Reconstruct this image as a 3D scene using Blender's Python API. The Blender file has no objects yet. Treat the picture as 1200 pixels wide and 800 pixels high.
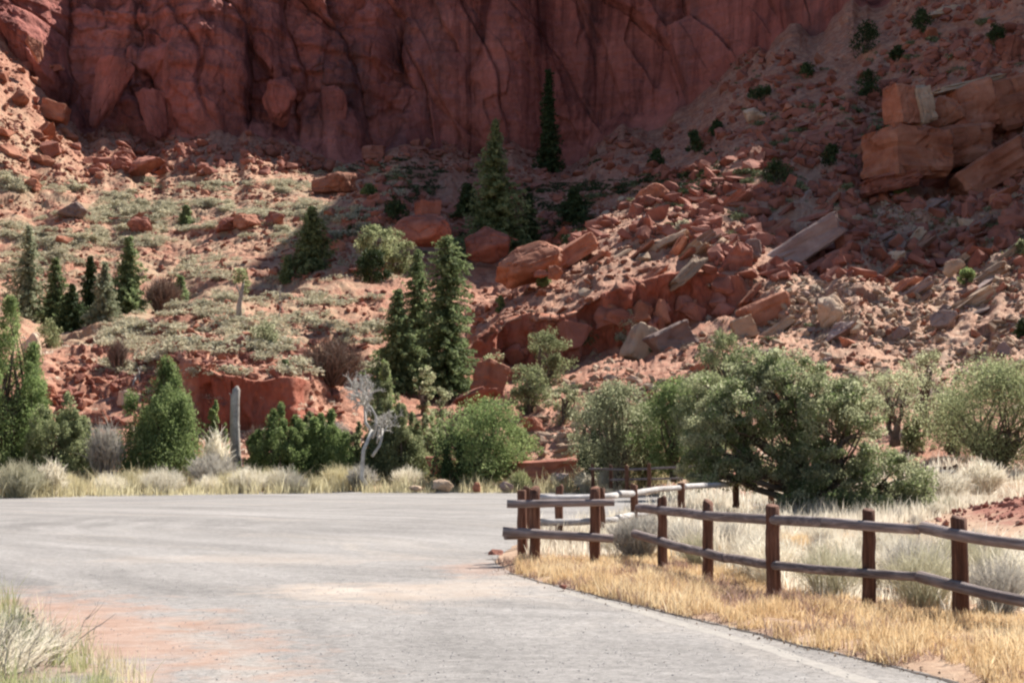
import bpy, bmesh, math, random
import numpy as np
from mathutils import Vector, Matrix
from mathutils.bvhtree import BVHTree

random.seed(7)
RNG = np.random.default_rng(11)
scene = bpy.context.scene
COL = scene.collection
R = math.radians

# ------------------------------------------------------------------ camera
F = 2000.0                      # focal length in units of a 1200 px wide frame
PITCH = math.atan(128.0 / F)
CP, SP = math.cos(PITCH), math.sin(PITCH)
CAMZ = 1.65


def P(px, py, d):
    """point seen at (px, py) of the 1200x800 frame at horizontal depth d"""
    u = (px - 600.0) / F
    v = (400.0 - py) / F
    t = d / (CP - v * SP)
    return np.array([u * t, d, CAMZ + (SP + v * CP) * t])


def zat(px, py, d):
    return P(px, py, d)[2]


def ground_pt(px, py, z=0.0):
    u = (px - 600.0) / F
    v = (400.0 - py) / F
    t = (z - CAMZ) / (SP + v * CP)
    return np.array([u * t, (CP - v * SP) * t, z])


cam_d = bpy.data.cameras.new("camera")
cam = bpy.data.objects.new("camera", cam_d)
COL.objects.link(cam)
cam.location = (0, 0, CAMZ)
cam.rotation_euler = (math.pi / 2 + PITCH, 0, 0)
cam_d.sensor_width = 36.0
cam_d.lens = 36.0 * F / 1200.0
cam_d.clip_start = 0.1
cam_d.clip_end = 3000
scene.camera = cam

# ------------------------------------------------------------------ light
SUN_EL, SUN_AZ = 47.0, 42.0     # azimuth: clockwise from +Y (straight ahead) towards +X
sd = Vector((math.cos(R(SUN_EL)) * math.sin(R(SUN_AZ)), math.cos(R(SUN_EL)) * math.cos(R(SUN_AZ)), math.sin(R(SUN_EL))))
ld = bpy.data.lights.new("sun", 'SUN')
ld.energy = 5.0
ld.angle = R(0.53)
ld.color = (1.0, 0.955, 0.88)
lo = bpy.data.objects.new("sun", ld)
lo.rotation_euler = (-sd).to_track_quat('-Z', 'Y').to_euler()
lo.location = (60, 60, 120)
COL.objects.link(lo)
w = bpy.data.worlds.new("World")
scene.world = w
w.use_nodes = True
nt = w.node_tree
nt.nodes.clear()
wo = nt.nodes.new("ShaderNodeOutputWorld")
bg = nt.nodes.new("ShaderNodeBackground")
sk = nt.nodes.new("ShaderNodeTexSky")
sk.sky_type = 'NISHITA'
sk.sun_disc = False
sk.sun_elevation = R(SUN_EL)
sk.sun_rotation = R(SUN_AZ)
sk.air_density = 1.0
sk.dust_density = 1.2
sk.altitude = 1700
bg.inputs[1].default_value = 0.068
nt.links.new(sk.outputs[0], bg.inputs[0])
nt.links.new(bg.outputs[0], wo.inputs[0])
vs = scene.view_settings
vs.view_transform = 'Standard'
vs.look = 'None'
vs.gamma = 1.0
vs.exposure = 1.08
vs.use_curve_mapping = False
scene.render.engine = 'CYCLES'
scene.cycles.pixel_filter_type = 'GAUSSIAN'
scene.cycles.filter_width = 2.7
scene.cycles.max_bounces = 6
scene.cycles.diffuse_bounces = 4
scene.cycles.transparent_max_bounces = 8
scene.cycles.use_denoising = True
scene.cycles.use_adaptive_sampling = True


# ------------------------------------------------------------------ numpy noise
def _h(ix, iy, iz, s):
    ix = ix.astype(np.uint32); iy = iy.astype(np.uint32); iz = iz.astype(np.uint32)
    h = ix * np.uint32(374761393) + iy * np.uint32(668265263) + iz * np.uint32(2147483647 - 58) + np.uint32(s * 974711 + 13)
    h = (h ^ (h >> np.uint32(13))) * np.uint32(1274126177)
    h = (h ^ (h >> np.uint32(16))) * np.uint32(2246822519)
    h = h ^ (h >> np.uint32(15))
    return h.astype(np.float32) / np.float32(4294967295.0)


def vnoise(x, y, z=None, s=0):
    """smooth value noise, -1..1"""
    x = np.asarray(x, np.float32); y = np.asarray(y, np.float32)
    two = z is None
    ix = np.floor(x); iy = np.floor(y)
    fx = x - ix; fy = y - iy
    fx = fx * fx * fx * (fx * (fx * 6 - 15) + 10); fy = fy * fy * fy * (fy * (fy * 6 - 15) + 10)
    ix = ix.astype(np.int64); iy = iy.astype(np.int64)

    def lay(iz):
        a = _h(ix, iy, iz, s); b = _h(ix + 1, iy, iz, s); c = _h(ix, iy + 1, iz, s); d = _h(ix + 1, iy + 1, iz, s)
        return (a + (b - a) * fx) * (1 - fy) + (c + (d - c) * fx) * fy
    if two:
        return lay(np.zeros_like(ix)) * 2 - 1
    z = np.asarray(z, np.float32)
    iz = np.floor(z); fz = z - iz; fz = fz * fz * fz * (fz * (fz * 6 - 15) + 10)
    iz = iz.astype(np.int64)
    a = lay(iz); b = lay(iz + 1)
    return (a + (b - a) * fz) * 2 - 1


def fbm(x, y, z=None, o=4, s=0, g=0.5):
    t = 0; a = 1.0; f = 1.0; n = 0
    for i in range(o):
        t = t + a * vnoise(x * f, y * f, None if z is None else z * f, s + i * 17)
        n += a; a *= g; f *= 2.03
    return t / n


def worley(x, y, s=0):
    """2D cells: F1, F2 distance and the value of the nearest cell"""
    x = np.asarray(x, np.float32); y = np.asarray(y, np.float32)
    ix = np.floor(x).astype(np.int64); iy = np.floor(y).astype(np.int64)
    f1 = np.full(x.shape, 9, np.float32); f2 = f1.copy(); cv = np.zeros(x.shape, np.float32)
    for dx in (-1, 0, 1):
        for dy in (-1, 0, 1):
            cx = ix + dx; cy = iy + dy
            z0 = np.zeros_like(cx)
            qx = cx + _h(cx, cy, z0, s + 1) - x
            qy = cy + _h(cx, cy, z0, s + 2) - y
            d = np.sqrt(qx * qx + qy * qy).astype(np.float32)
            v = _h(cx, cy, z0, s + 3)
            m = d < f1
            f2 = np.where(m, f1, np.minimum(f2, d))
            cv = np.where(m, v, cv)
            f1 = np.where(m, d, f1)
    return f1, f2, cv


def sstep(a, b, x):
    t = np.clip((x - a) / (b - a), 0, 1)
    return t * t * (3 - 2 * t)


# ------------------------------------------------------------------ materials
def new_mat(name):
    m = bpy.data.materials.new(name)
    m.use_nodes = True
    t = m.node_tree
    t.nodes.clear()
    o = t.nodes.new("ShaderNodeOutputMaterial")
    b = t.nodes.new("ShaderNodeBsdfPrincipled")
    b.inputs['Roughness'].default_value = 0.9
    b.inputs['Specular IOR Level'].default_value = 0.15
    t.links.new(b.outputs[0], o.inputs[0])
    return m, t, b, o


class N:
    """small node helper"""
    def __init__(s, t):
        s.t = t

    def geo(s):
        return s.t.nodes.new("ShaderNodeNewGeometry").outputs['Position']

    def objc(s):
        return s.t.nodes.new("ShaderNodeTexCoord").outputs['Object']

    def rnd(s):
        return s.t.nodes.new("ShaderNodeObjectInfo").outputs['Random']

    def noise(s, vec, scale, detail=6, rough=0.6, dist=0.0, sc3=None):
        if sc3:
            mp = s.t.nodes.new("ShaderNodeMapping")
            mp.inputs['Scale'].default_value = sc3
            s.t.links.new(vec, mp.inputs[0]); vec = mp.outputs[0]
        n = s.t.nodes.new("ShaderNodeTexNoise")
        n.inputs['Scale'].default_value = scale
        n.inputs['Detail'].default_value = detail
        n.inputs['Roughness'].default_value = rough
        n.inputs['Distortion'].default_value = dist
        s.t.links.new(vec, n.inputs['Vector'])
        return n.outputs[0]

    def voro(s, vec, scale, feat='F1', out='Distance'):
        n = s.t.nodes.new("ShaderNodeTexVoronoi")
        n.feature = feat
        n.inputs['Scale'].default_value = scale
        s.t.links.new(vec, n.inputs['Vector'])
        return n.outputs[out]

    def ramp(s, fac, stops):
        n = s.t.nodes.new("ShaderNodeValToRGB")
        cr = n.color_ramp
        while len(cr.elements) < len(stops):
            cr.elements.new(0.5)
        for e, (p, c) in zip(cr.elements, stops):
            e.position = p
            e.color = (c[0], c[1], c[2], 1) if not isinstance(c, (int, float)) else (c, c, c, 1)
        s.t.links.new(fac, n.inputs[0])
        return n.outputs[0]

    def mix(s, fac, a, b, mode='MIX'):
        n = s.t.nodes.new("ShaderNodeMix")
        n.data_type = 'RGBA'
        n.blend_type = mode
        for sock, v in ((n.inputs['Factor'], fac), (n.inputs[6], a), (n.inputs[7], b)):
            if isinstance(v, (int, float)):
                sock.default_value = v
            elif isinstance(v, tuple):
                sock.default_value = (v[0], v[1], v[2], 1)
            else:
                s.t.links.new(v, sock)
        return n.outputs[2]

    def math(s, op, a, b=0.0):
        n = s.t.nodes.new("ShaderNodeMath")
        n.operation = op
        for sock, v in ((n.inputs[0], a), (n.inputs[1], b)):
            if isinstance(v, (int, float)):
                sock.default_value = v
            else:
                s.t.links.new(v, sock)
        return n.outputs[0]

    def attr(s, name, out='Fac'):
        n = s.t.nodes.new("ShaderNodeAttribute")
        n.attribute_name = name
        return n.outputs[out]

    def bump(s, h, strength, dist):
        n = s.t.nodes.new("ShaderNodeBump")
        n.inputs['Strength'].default_value = strength
        n.inputs['Distance'].default_value = dist
        s.t.links.new(h, n.inputs['Height'])
        return n.outputs[0]


def rock_mat(name, c_dark, c_mid, c_light, scale=0.5, rvar=0.25, bump=0.5, bdist=0.15):
    m, t, b, o = new_mat(name)
    n = N(t)
    g = n.geo()
    base = n.ramp(n.noise(g, scale, 8, 0.62, 0.4), [(0.3, c_dark), (0.5, c_mid), (0.72, c_light)])
    lay = n.ramp(n.noise(g, scale * 1.5, 4, 0.6, 0.3, sc3=(0.4, 0.4, 3.0)), [(0.35, 0.78), (0.6, 1.0)])
    c = n.mix(0.6, base, lay, 'MULTIPLY')
    rv = n.ramp(n.rnd(), [(0.0, 1.0 - rvar), (1.0, 1.0 + rvar * 0.5)])
    c = n.mix(1.0, c, rv, 'MULTIPLY')
    t.links.new(c, b.inputs['Base Color'])
    h = n.math('ADD', n.noise(g, scale * 4, 8, 0.7), n.math('MULTIPLY', n.voro(g, scale * 3), 0.4))
    t.links.new(n.bump(h, bump, bdist), b.inputs['Normal'])
    return m


M = {}
M['rock_red'] = rock_mat('red_sandstone', (.20, .072, .052), (.335, .132, .092), (.45, .205, .148))
M['rock_orange'] = rock_mat('orange_sandstone', (.25, .09, .053), (.385, .16, .098), (.51, .25, .165))
M['rock_tan'] = rock_mat('tan_sandstone', (.33, .20, .125), (.48, .335, .23), (.62, .49, .36), rvar=0.4)
M['rock_grey'] = rock_mat('grey_sandstone', (.20, .13, .11), (.30, .21, .18), (.40, .31, .27), rvar=0.35)
M['rock_cream'] = rock_mat('cream_sandstone', (.42, .28, .19), (.56, .42, .30), (.66, .53, .40))


def hill_material():
    m, t, b, o = new_mat('hillside_soil')
    n = N(t)
    g = n.geo()
    red = n.ramp(n.noise(g, 0.16, 9, 0.66, 0.5), [(0.30, (.25, .10, .067)), (0.5, (.395, .19, .127)), (0.70, (.52, .305, .215))])
    fine = n.ramp(n.noise(g, 1.9, 6, 0.7), [(0.32, (.20, .075, .048)), (0.5, (.40, .19, .125)), (0.68, (.60, .37, .26))])
    c = n.mix(0.55, red, fine)
    # stones of the rubble: cells of differing colour
    cell = n.voro(g, 1.3, 'F1', 'Color')
    cr = n.ramp(cell, [(0.1, (.24, .085, .05)), (0.5, (.38, .17, .105)), (0.9, (.55, .34, .23))])
    c = n.mix(0.35, c, cr)
    tan = n.ramp(n.noise(g, 0.8, 8, 0.7), [(0.3, (.24, .12, .08)), (0.5, (.44, .26, .175)), (0.72, (.62, .47, .34))])
    c = n.mix(n.math('MULTIPLY', n.attr('tan'), 0.85), c, tan)
    dry = n.ramp(n.noise(g, 0.9, 6, 0.7), [(0.3, (.30, .17, .10)), (0.55, (.42, .31, .20)), (0.75, (.46, .40, .28))])
    msk = n.math('MULTIPLY', n.attr('dry'), n.ramp(n.noise(g, 0.35, 6, 0.65), [(0.40, 0.0), (0.58, 1.0)]))
    c = n.mix(msk, c, dry)
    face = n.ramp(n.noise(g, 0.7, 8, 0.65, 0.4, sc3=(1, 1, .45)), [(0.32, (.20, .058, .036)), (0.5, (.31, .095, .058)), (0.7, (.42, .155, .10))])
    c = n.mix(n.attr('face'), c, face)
    t.links.new(c, b.inputs['Base Color'])
    h = n.math('ADD', n.noise(g, 1.5, 9, 0.72), n.math('MULTIPLY', n.voro(g, 1.1), 0.5))
    t.links.new(n.bump(h, 0.7, 0.35), b.inputs['Normal'])
    return m


def wall_material():
    m, t, b, o = new_mat('canyon_wall_rock')
    n = N(t)
    g = n.geo()
    base = n.ramp(n.noise(g, 0.055, 9, 0.6, 0.6), [(0.30, (.27, .096, .080)), (0.5, (.45, .164, .130)), (0.70, (.58, .235, .185))])
    streak = n.ramp(n.noise(g, 0.22, 7, 0.65, 0.8, sc3=(1, 1, 0.10)), [(0.36, (.26, .21, .23)), (0.52, (.85, .80, .80)), (0.66, (1.05, 1.0, 1.0))])
    c = n.mix(0.92, base, streak, 'MULTIPLY')
    pat = n.ramp(n.noise(g, 0.09, 6, 0.6, 0.8, sc3=(1, 1, 0.35)), [(0.52, 0.0), (0.66, 1.0)])
    c = n.mix(n.math('MULTIPLY', pat, 0.62), c, (.15, .078, .072))
    lay = n.ramp(n.noise(g, 0.5, 4, 0.6, 0.2, sc3=(0.12, 0.12, 1.6)), [(0.35, 0.82), (0.6, 1.02)])
    c = n.mix(0.7, c, lay, 'MULTIPLY')
    fine = n.ramp(n.noise(g, 1.1, 8, 0.7), [(0.3, 0.75), (0.7, 1.15)])
    c = n.mix(0.6, c, fine, 'MULTIPLY')
    t.links.new(c, b.inputs['Base Color'])
    h = n.math('ADD', n.noise(g, 0.5, 10, 0.7), n.math('MULTIPLY', n.noise(g, 0.9, 5, 0.6, sc3=(1, 1, 0.2)), 0.7))
    t.links.new(n.bump(h, 0.8, 0.9), b.inputs['Normal'])
    return m


def leaf_mat(name, c0, c1, c2, transl=0.22):
    m, t, b, o = new_mat(name)
    n = N(t)
    c = n.ramp(n.attr('tone'), [(0.0, c0), (0.5, c1), (1.0, c2)])
    rv = n.ramp(n.rnd(), [(0.0, 0.82), (1.0, 1.12)])
    c = n.mix(1.0, c, rv, 'MULTIPLY')
    t.links.new(c, b.inputs['Base Color'])
    b.inputs['Roughness'].default_value = 0.75
    tr = t.nodes.new("ShaderNodeBsdfTranslucent")
    t.links.new(c, tr.inputs[0])
    mx = t.nodes.new("ShaderNodeMixShader")
    mx.inputs[0].default_value = transl
    t.links.new(b.outputs[0], mx.inputs[1])
    t.links.new(tr.outputs[0], mx.inputs[2])
    t.links.new(mx.outputs[0], o.inputs[0])
    return m


M['hill'] = hill_material()
M['wall'] = wall_material()
M['juniper'] = leaf_mat('juniper_foliage', (.12, .14, .07), (.265, .29, .145), (.43, .45, .26), .52)
M['juniper_green'] = leaf_mat('green_juniper_foliage', (.10, .145, .052), (.225, .29, .11), (.38, .45, .20), .5)
M['juniper_grey'] = leaf_mat('grey_juniper_foliage', (.19, .20, .11), (.37, .385, .225), (.56, .565, .37), .6)
M['spruce'] = leaf_mat('conifer_needles', (.075, .10, .046), (.175, .225, .098), (.33, .39, .19), 0.46)
M['spruce_pale'] = leaf_mat('pale_conifer_needles', (.15, .165, .10), (.28, .30, .19), (.42, .44, .30), 0.4)
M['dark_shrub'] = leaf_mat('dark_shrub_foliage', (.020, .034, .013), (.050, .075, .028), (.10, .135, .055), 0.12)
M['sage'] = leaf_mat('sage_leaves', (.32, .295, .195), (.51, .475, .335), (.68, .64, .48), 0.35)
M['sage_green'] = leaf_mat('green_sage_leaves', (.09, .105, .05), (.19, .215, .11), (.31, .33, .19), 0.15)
M['brown_twig'] = leaf_mat('brown_twigs', (.10, .060, .045), (.19, .125, .095), (.30, .22, .17), 0.1)
M['grey_twig'] = leaf_mat('grey_twigs', (.28, .25, .21), (.46, .425, .37), (.64, .60, .53), 0.35)
M['pale_brush'] = leaf_mat('pale_brush_stems', (.50, .44, .33), (.70, .64, .52), (.86, .81, .69), 0.55)
M['straw'] = leaf_mat('straw_blades', (.52, .35, .18), (.77, .58, .34), (.90, .77, .53), 0.48)
M['dry_band'] = leaf_mat('dry_roadside_blades', (.36, .30, .17), (.60, .53, .33), (.80, .73, .50), 0.45)
M['green_blade'] = leaf_mat('green_blades', (.20, .22, .09), (.40, .42, .20), (.64, .61, .37), 0.4)
M['bark'] = rock_mat('shaggy_bark', (.06, .042, .03), (.13, .095, .072), (.22, .175, .14), scale=4, bump=0.8, bdist=0.03)
M['dead_wood'] = rock_mat('bleached_dead_wood', (.22, .19, .165), (.36, .325, .285), (.50, .46, .41), scale=3, bump=0.6, bdist=0.03)
M['white_wood'] = rock_mat('bone_white_wood', (.42, .38, .33), (.60, .56, .50), (.74, .70, .64), scale=3, bump=0.3, bdist=0.02)


def wood_mat(name, c0, c1, c2, axis):
    m, t, b, o = new_mat(name)
    n = N(t)
    oc = n.objc()
    sc = [26, 26, 26]
    sc[axis] = 1.6
    grain = n.noise(oc, 1.0, 6, 0.65, 0.6, sc3=tuple(sc))
    c = n.ramp(grain, [(0.3, c0), (0.52, c1), (0.75, c2)])
    blot = n.ramp(n.noise(oc, 3.0, 5, 0.6), [(0.3, 0.7), (0.65, 1.1)])
    c = n.mix(0.7, c, blot, 'MULTIPLY')
    rv = n.ramp(n.rnd(), [(0.0, 0.8), (1.0, 1.15)])
    c = n.mix(1.0, c, rv, 'MULTIPLY')
    t.links.new(c, b.inputs['Base Color'])
    b.inputs['Roughness'].default_value = 0.8
    t.links.new(n.bump(grain, 0.9, 0.02), b.inputs['Normal'])
    return m


M['post'] = wood_mat('stained_post_wood', (.055, .026, .018), (.15, .066, .041), (.29, .155, .10), 2)
M['rail'] = wood_mat('weathered_rail_wood', (.10, .075, .068), (.25, .195, .18), (.44, .375, .345), 2)
M['rail_pale'] = wood_mat('pale_rail_wood', (.33, .30, .28), (.50, .465, .44), (.66, .63, .60), 2)  # paler tones than the front rails


# ------------------------------------------------------------------ object helpers
def np_mesh(name, V, Fc, tone=None, smooth=False, attrs=None):
    me = bpy.data.meshes.new(name)
    V = np.ascontiguousarray(V, np.float32)
    Fc = np.ascontiguousarray(Fc, np.int32)
    k = Fc.shape[1]
    me.vertices.add(len(V))
    me.vertices.foreach_set('co', V.ravel())
    me.loops.add(Fc.size)
    me.loops.foreach_set('vertex_index', Fc.ravel())
    me.polygons.add(len(Fc))
    me.polygons.foreach_set('loop_start', np.arange(len(Fc), dtype=np.int32) * k)
    me.polygons.foreach_set('use_smooth', np.full(len(Fc), smooth, bool))
    at = dict(attrs or {})
    if tone is not None:
        at['tone'] = tone
    for an, av in at.items():
        a = me.attributes.new(an, 'FLOAT', 'POINT')
        a.data.foreach_set('value', np.ascontiguousarray(av, np.float32))
    me.update(calc_edges=True)
    return me


def link(name, me, mat, parent=None, loc=None):
    o = bpy.data.objects.new(name, me)
    if mat is not None and not len(me.materials):
        me.materials.append(mat)
    COL.objects.link(o)
    if parent is not None:
        o.parent = parent
    if loc is not None:
        o.location = tuple(loc)
    return o


def tag(o, label=None, cat=None, group=None, kind=None):
    if label: o['label'] = label
    if cat: o['category'] = cat
    if group: o['group'] = group
    if kind: o['kind'] = kind
    return o


def empty(name, loc, rz=0.0):
    o = bpy.data.objects.new(name, None)
    o.empty_display_size = 0.2
    COL.objects.link(o)
    o.location = tuple(loc)
    o.rotation_euler = (0, 0, rz)
    return o


class MB:
    """collects several quad strips / tubes into one numpy mesh"""
    def __init__(s):
        s.V = []; s.F = []; s.T = []; s.n = 0

    def add(s, V, Fc, tone=0.5):
        V = np.asarray(V, np.float32)
        s.V.append(V); s.F.append(np.asarray(Fc, np.int32) + s.n)
        s.T.append(np.full(len(V), tone, np.float32) if np.isscalar(tone) else np.asarray(tone, np.float32))
        s.n += len(V)

    def tube(s, pts, rad, seg=6, tone=0.5, cap=True):
        pts = np.asarray(pts, np.float64)
        n = len(pts)
        rad = np.broadcast_to(np.asarray(rad, np.float64), (n,))
        tan = np.gradient(pts, axis=0)
        tan /= np.linalg.norm(tan, axis=1)[:, None] + 1e-9
        ref = np.array([0.3, 0.2, 1.0]) if abs(tan[0][2]) < 0.8 else np.array([1.0, 0.2, 0.1])
        a = np.cross(tan, ref); a /= np.linalg.norm(a, axis=1)[:, None] + 1e-9
        b = np.cross(tan, a)
        th = np.arange(seg) * 2 * math.pi / seg
        V = (pts[:, None, :] + rad[:, None, None] * (np.cos(th)[None, :, None] * a[:, None, :] + np.sin(th)[None, :, None] * b[:, None, :]))
        V = V.reshape(-1, 3)
        i = np.arange(n - 1)[:, None] * seg; j = np.arange(seg)[None, :]; j2 = (j + 1) % seg
        q = np.stack([i + j, i + j2, i + seg + j2, i + seg + j], -1).reshape(-1, 4)
        if cap:
            V = np.vstack([V, pts[:1], pts[-1:]])
            c0 = n * seg; c1 = c0 + 1
            e = (n - 1) * seg
            # caps as degenerate-free quads over vertex pairs
            q0 = [[c0, (k + 1) % seg, k, c0] for k in range(0)]
            jj = np.arange(0, seg, 2)
            capa = np.stack([np.full(len(jj), c0), (jj + 2) % seg, (jj + 1) % seg, jj], -1)
            capb = np.stack([np.full(len(jj), c1), e + jj, e + (jj + 1) % seg, e + (jj + 2) % seg], -1)
            q = np.vstack([q, capa, capb])
        s.add(V, q, tone)

    def mesh(s, name, smooth=False):
        return np_mesh(name, np.vstack(s.V), np.vstack(s.F), np.concatenate(s.T), smooth)


def unit(v):
    return v / (np.linalg.norm(v, axis=-1, keepdims=True) + 1e-9)


def cards(pos, nrm, up, length, width, tone):
    """rhombic leaf cards; arrays of n"""
    n = len(pos)
    up = unit(up - nrm * np.sum(up * nrm, 1, keepdims=True))
    sd_ = np.cross(nrm, up)
    L = np.broadcast_to(length, (n,))[:, None]; W = np.broadcast_to(width, (n,))[:, None]
    V = np.stack([pos - up * L * 0.5, pos + sd_ * W * 0.5 - up * L * 0.08, pos + up * L * 0.5, pos - sd_ * W * 0.5 + up * L * 0.1], 1).reshape(-1, 3)
    Fc = np.arange(4 * n).reshape(n, 4)
    return V, Fc, np.repeat(tone, 4)


def leaf_cloud(rng, C, Rr, n_per, leaf, up_bias=0.35, hang=0.0, tone_c=None, squash=1.0):
    """leaf cards through a set of clumps"""
    nC = len(C)
    idx = np.repeat(np.arange(nC), n_per)
    n = len(idx)
    dr = unit(rng.normal(size=(n, 3)))
    rad = rng.random(n) ** 0.45
    off = rng.normal(size=(n, 3))
    ol = np.linalg.norm(off, axis=1, keepdims=True)
    off = off * np.minimum(1.0, 1.9 / (ol + 1e-6)) * (.52 * Rr[idx])[:, None]
    off[:, 2] *= squash
    pos = C[idx] + off
    nrm = unit(dr * 0.6 + rng.normal(size=(n, 3)) * 0.6)
    up = unit(dr * 0.9 + rng.normal(size=(n, 3)) * 0.5 + np.array([0, 0, up_bias - hang]))
    L = leaf * (0.7 + 0.9 * rng.random(n)); W = L * (0.45 + 0.3 * rng.random(n))
    tc = (rng.random(nC) * 0.5 + 0.25) if tone_c is None else tone_c
    tone = np.clip(tc[idx] + rng.normal(size=n) * 0.17 + (rad - 0.7) * 0.25, 0, 1)
    return cards(pos, nrm, up, L, W, tone)


# ------------------------------------------------------------------ terrain loft
# per column: (depth, height) of each break line of the hillside, from the road's far edge to the canyon rim
def col(px, items):
    out = []
    for it in items:
        d, kind, v = it
        out.append((d, v if kind == 'z' else zat(px, v, d)))
    return px, out


Z, Y = 'z', 'y'
COLS = [
    col(-900, [(40, Z, -.3), (50, Z, 1.0), (58, Z, 6.0), (64, Z, 12), (100, Z, 26), (118, Z, 32), (150, Z, 44), (180, Z, 60)]),
    col(-300, [(52, Z, -.4), (70, Z, .6), (84, Y, 500), (92, Y, 430), (122, Y, 385), (142, Y, 350), (178, Y, 240), (218, Y, 120)]),
    col(0,    [(57, Z, -.4), (72, Z, .6), (84, Y, 520), (93, Y, 432), (120, Y, 392), (138, Y, 374), (182, Y, 248), (232, Y, 66)]),
    col(110,  [(60, Z, -.4), (74, Z, .6), (84, Y, 515), (99, Y, 425), (122, Y, 388), (138, Y, 378), (180, Y, 262), (231, Y, 148)]),
    col(190,  [(62, Z, -.4), (75, Z, .6), (84, Y, 510), (100, Y, 415), (118, Y, 378), (136, Y, 362), (180, Y, 262), (230, Y, 155)]),
    col(225,  [(63, Z, -.4), (75, Z, .6), (88.0, Y, 508), (88.2, Y, 440), (118, Y, 374), (136, Y, 355), (180, Y, 262), (230, Y, 158)]),
    col(345,  [(65, Z, -.4), (76, Z, .6), (88.3, Y, 510), (88.5, Y, 447), (118, Y, 385), (138, Y, 330), (180, Y, 250), (232, Y, 160)]),
    col(375,  [(66, Z, -.4), (76, Z, .6), (87, Y, 520), (96, Y, 458), (118, Y, 395), (138, Y, 325), (178, Y, 240), (232, Y, 175)]),
    col(430,  [(66, Z, -.4), (76, Z, .6), (88, Y, 525), (100, Y, 465), (118, Y, 418), (138, Y, 335), (172, Y, 240), (234, Y, 170)]),
    col(480,  [(66, Z, -.4), (76, Z, .6), (89, Y, 525), (104, Y, 468), (120, Y, 430), (140, Y, 345), (172, Y, 258), (238, Y, 160)]),
    col(532,  [(66, Z, -.4), (77, Z, .6), (92, Y, 515), (108, Y, 468), (122, Y, 420), (140, Y, 345), (176, Y, 268), (244, Y, 175)]),
    col(548,  [(66, Z, -.4), (77, Z, .6), (111, Y, 452), (111.4, Y, 396), (119, Y, 384), (138, Y, 352), (178, Y, 268), (246, Y, 185)]),
    col(620,  [(65, Z, -.4), (77, Z, .7), (113, Y, 436), (113.4, Y, 368), (126, Y, 325), (140, Y, 330), (180, Y, 258), (250, Y, 180)]),
    col(700,  [(63, Z, -.4), (74, Z, .8), (114, Y, 412), (114.4, Y, 346), (142, Y, 272), (152, Y, 282), (186, Y, 235), (250, Y, 172)]),
    col(790,  [(60, Z, -.3), (70, Z, .8), (115, Y, 384), (115.5, Y, 318), (156, Y, 208), (166, Y, 212), (196, Y, 182), (248, Y, 150)]),
    col(870,  [(57, Z, -.2), (68, Z, .8), (115, Y, 356), (116, Y, 314), (162, Y, 165), (174, Y, 155), (204, Y, 120), (240, Y, 85)]),
    col(930,  [(55, Z, -.1), (66, Z, .9), (108, Y, 372), (114, Y, 338), (158, Y, 165), (172, Y, 130), (200, Y, 85), (230, Y, 50)]),
    col(1000, [(53, Z, 0.), (64, Z, 1.0), (102, Y, 395), (112, Y, 345), (150, Y, 195), (166, Y, 138), (190, Y, 75), (218, Y, 20)]),
    col(1100, [(50, Z, .1), (62, Z, 1.1), (96, Y, 425), (110, Y, 350), (144, Y, 205), (160, Y, 110), (180, Y, 40), (205, Y, -20)]),
    col(1200, [(46, Z, .2), (60, Z, 1.2), (92, Y, 432), (106, Y, 350), (136, Y, 190), (152, Y, 95), (170, Y, 10), (190, Y, -70)]),
    col(1500, [(40, Z, .3), (58, Z, 1.6), (84, Y, 420), (98, Y, 330), (124, Y, 150), (140, Y, 40), (154, Y, -40), (168, Y, -120)]),
    col(2100, [(26, Z, .3), (40, Z, 2.0), (56, Z, 10), (66, Z, 16), (84, Z, 32), (96, Z, 44), (106, Z, 52), (116, Z, 62)]),
]
ZTOP = [(-900, 110), (-300, 84), (0, 74), (200, 71), (440, 70.5), (480, 82), (560, 98), (700, 105), (817, 110), (930, 119), (985, 126),  # rim above frame: heights shaped and notched to steer its cast shadow
        (1064, 134), (1090, 131), (1112, 94), (1190, 89), (1240, 91), (1285, 97), (1312, 105), (1366, 105), (1377, 87), (1392, 87), (1403, 104), (1412, 105), (1440, 102.5), (1464, 97.5),
        (1482, 89), (1500, 82), (1540, 79), (1700, 92), (2100, 100)]

cpx = np.concatenate([np.linspace(-900, -80, 90, endpoint=False), np.linspace(-80, 1280, 1130), np.linspace(1280, 2100, 101)[1:]])
NC = len(cpx)
kx = np.array([c[0] for c in COLS], float)
BD = np.array([[p[0] for p in c[1]] for c in COLS]); BZ = np.array([[p[1] for p in c[1]] for c in COLS])


M['weeds'] = leaf_mat('purple_brown_weeds', (.26, .15, .12), (.42, .27, .21), (.58, .42, .33), .3)


def smooth_cols(a, sig=7.0):
    """gaussian over columns (index space, dense part)"""
    k = np.arange(-20, 21); g = np.exp(-0.5 * (k / sig) ** 2); g /= g.sum()
    ap = np.pad(a, (20, 20), mode='edge')
    return np.convolve(ap, g, mode='valid')


brkD = []; brkZ = []
for k in range(BD.shape[1]):
    brkD.append(smooth_cols(np.interp(cpx, kx, BD[:, k])))
    brkZ.append(smooth_cols(np.interp(cpx, kx, BZ[:, k])))
ztop = smooth_cols(np.interp(cpx, [p[0] for p in ZTOP], [p[1] for p in ZTOP]))
uw = (cpx - 600) * 0.12
ztop = ztop + 2.2 * fbm(uw / 9.0, uw * 0, o=4, s=91)
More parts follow.
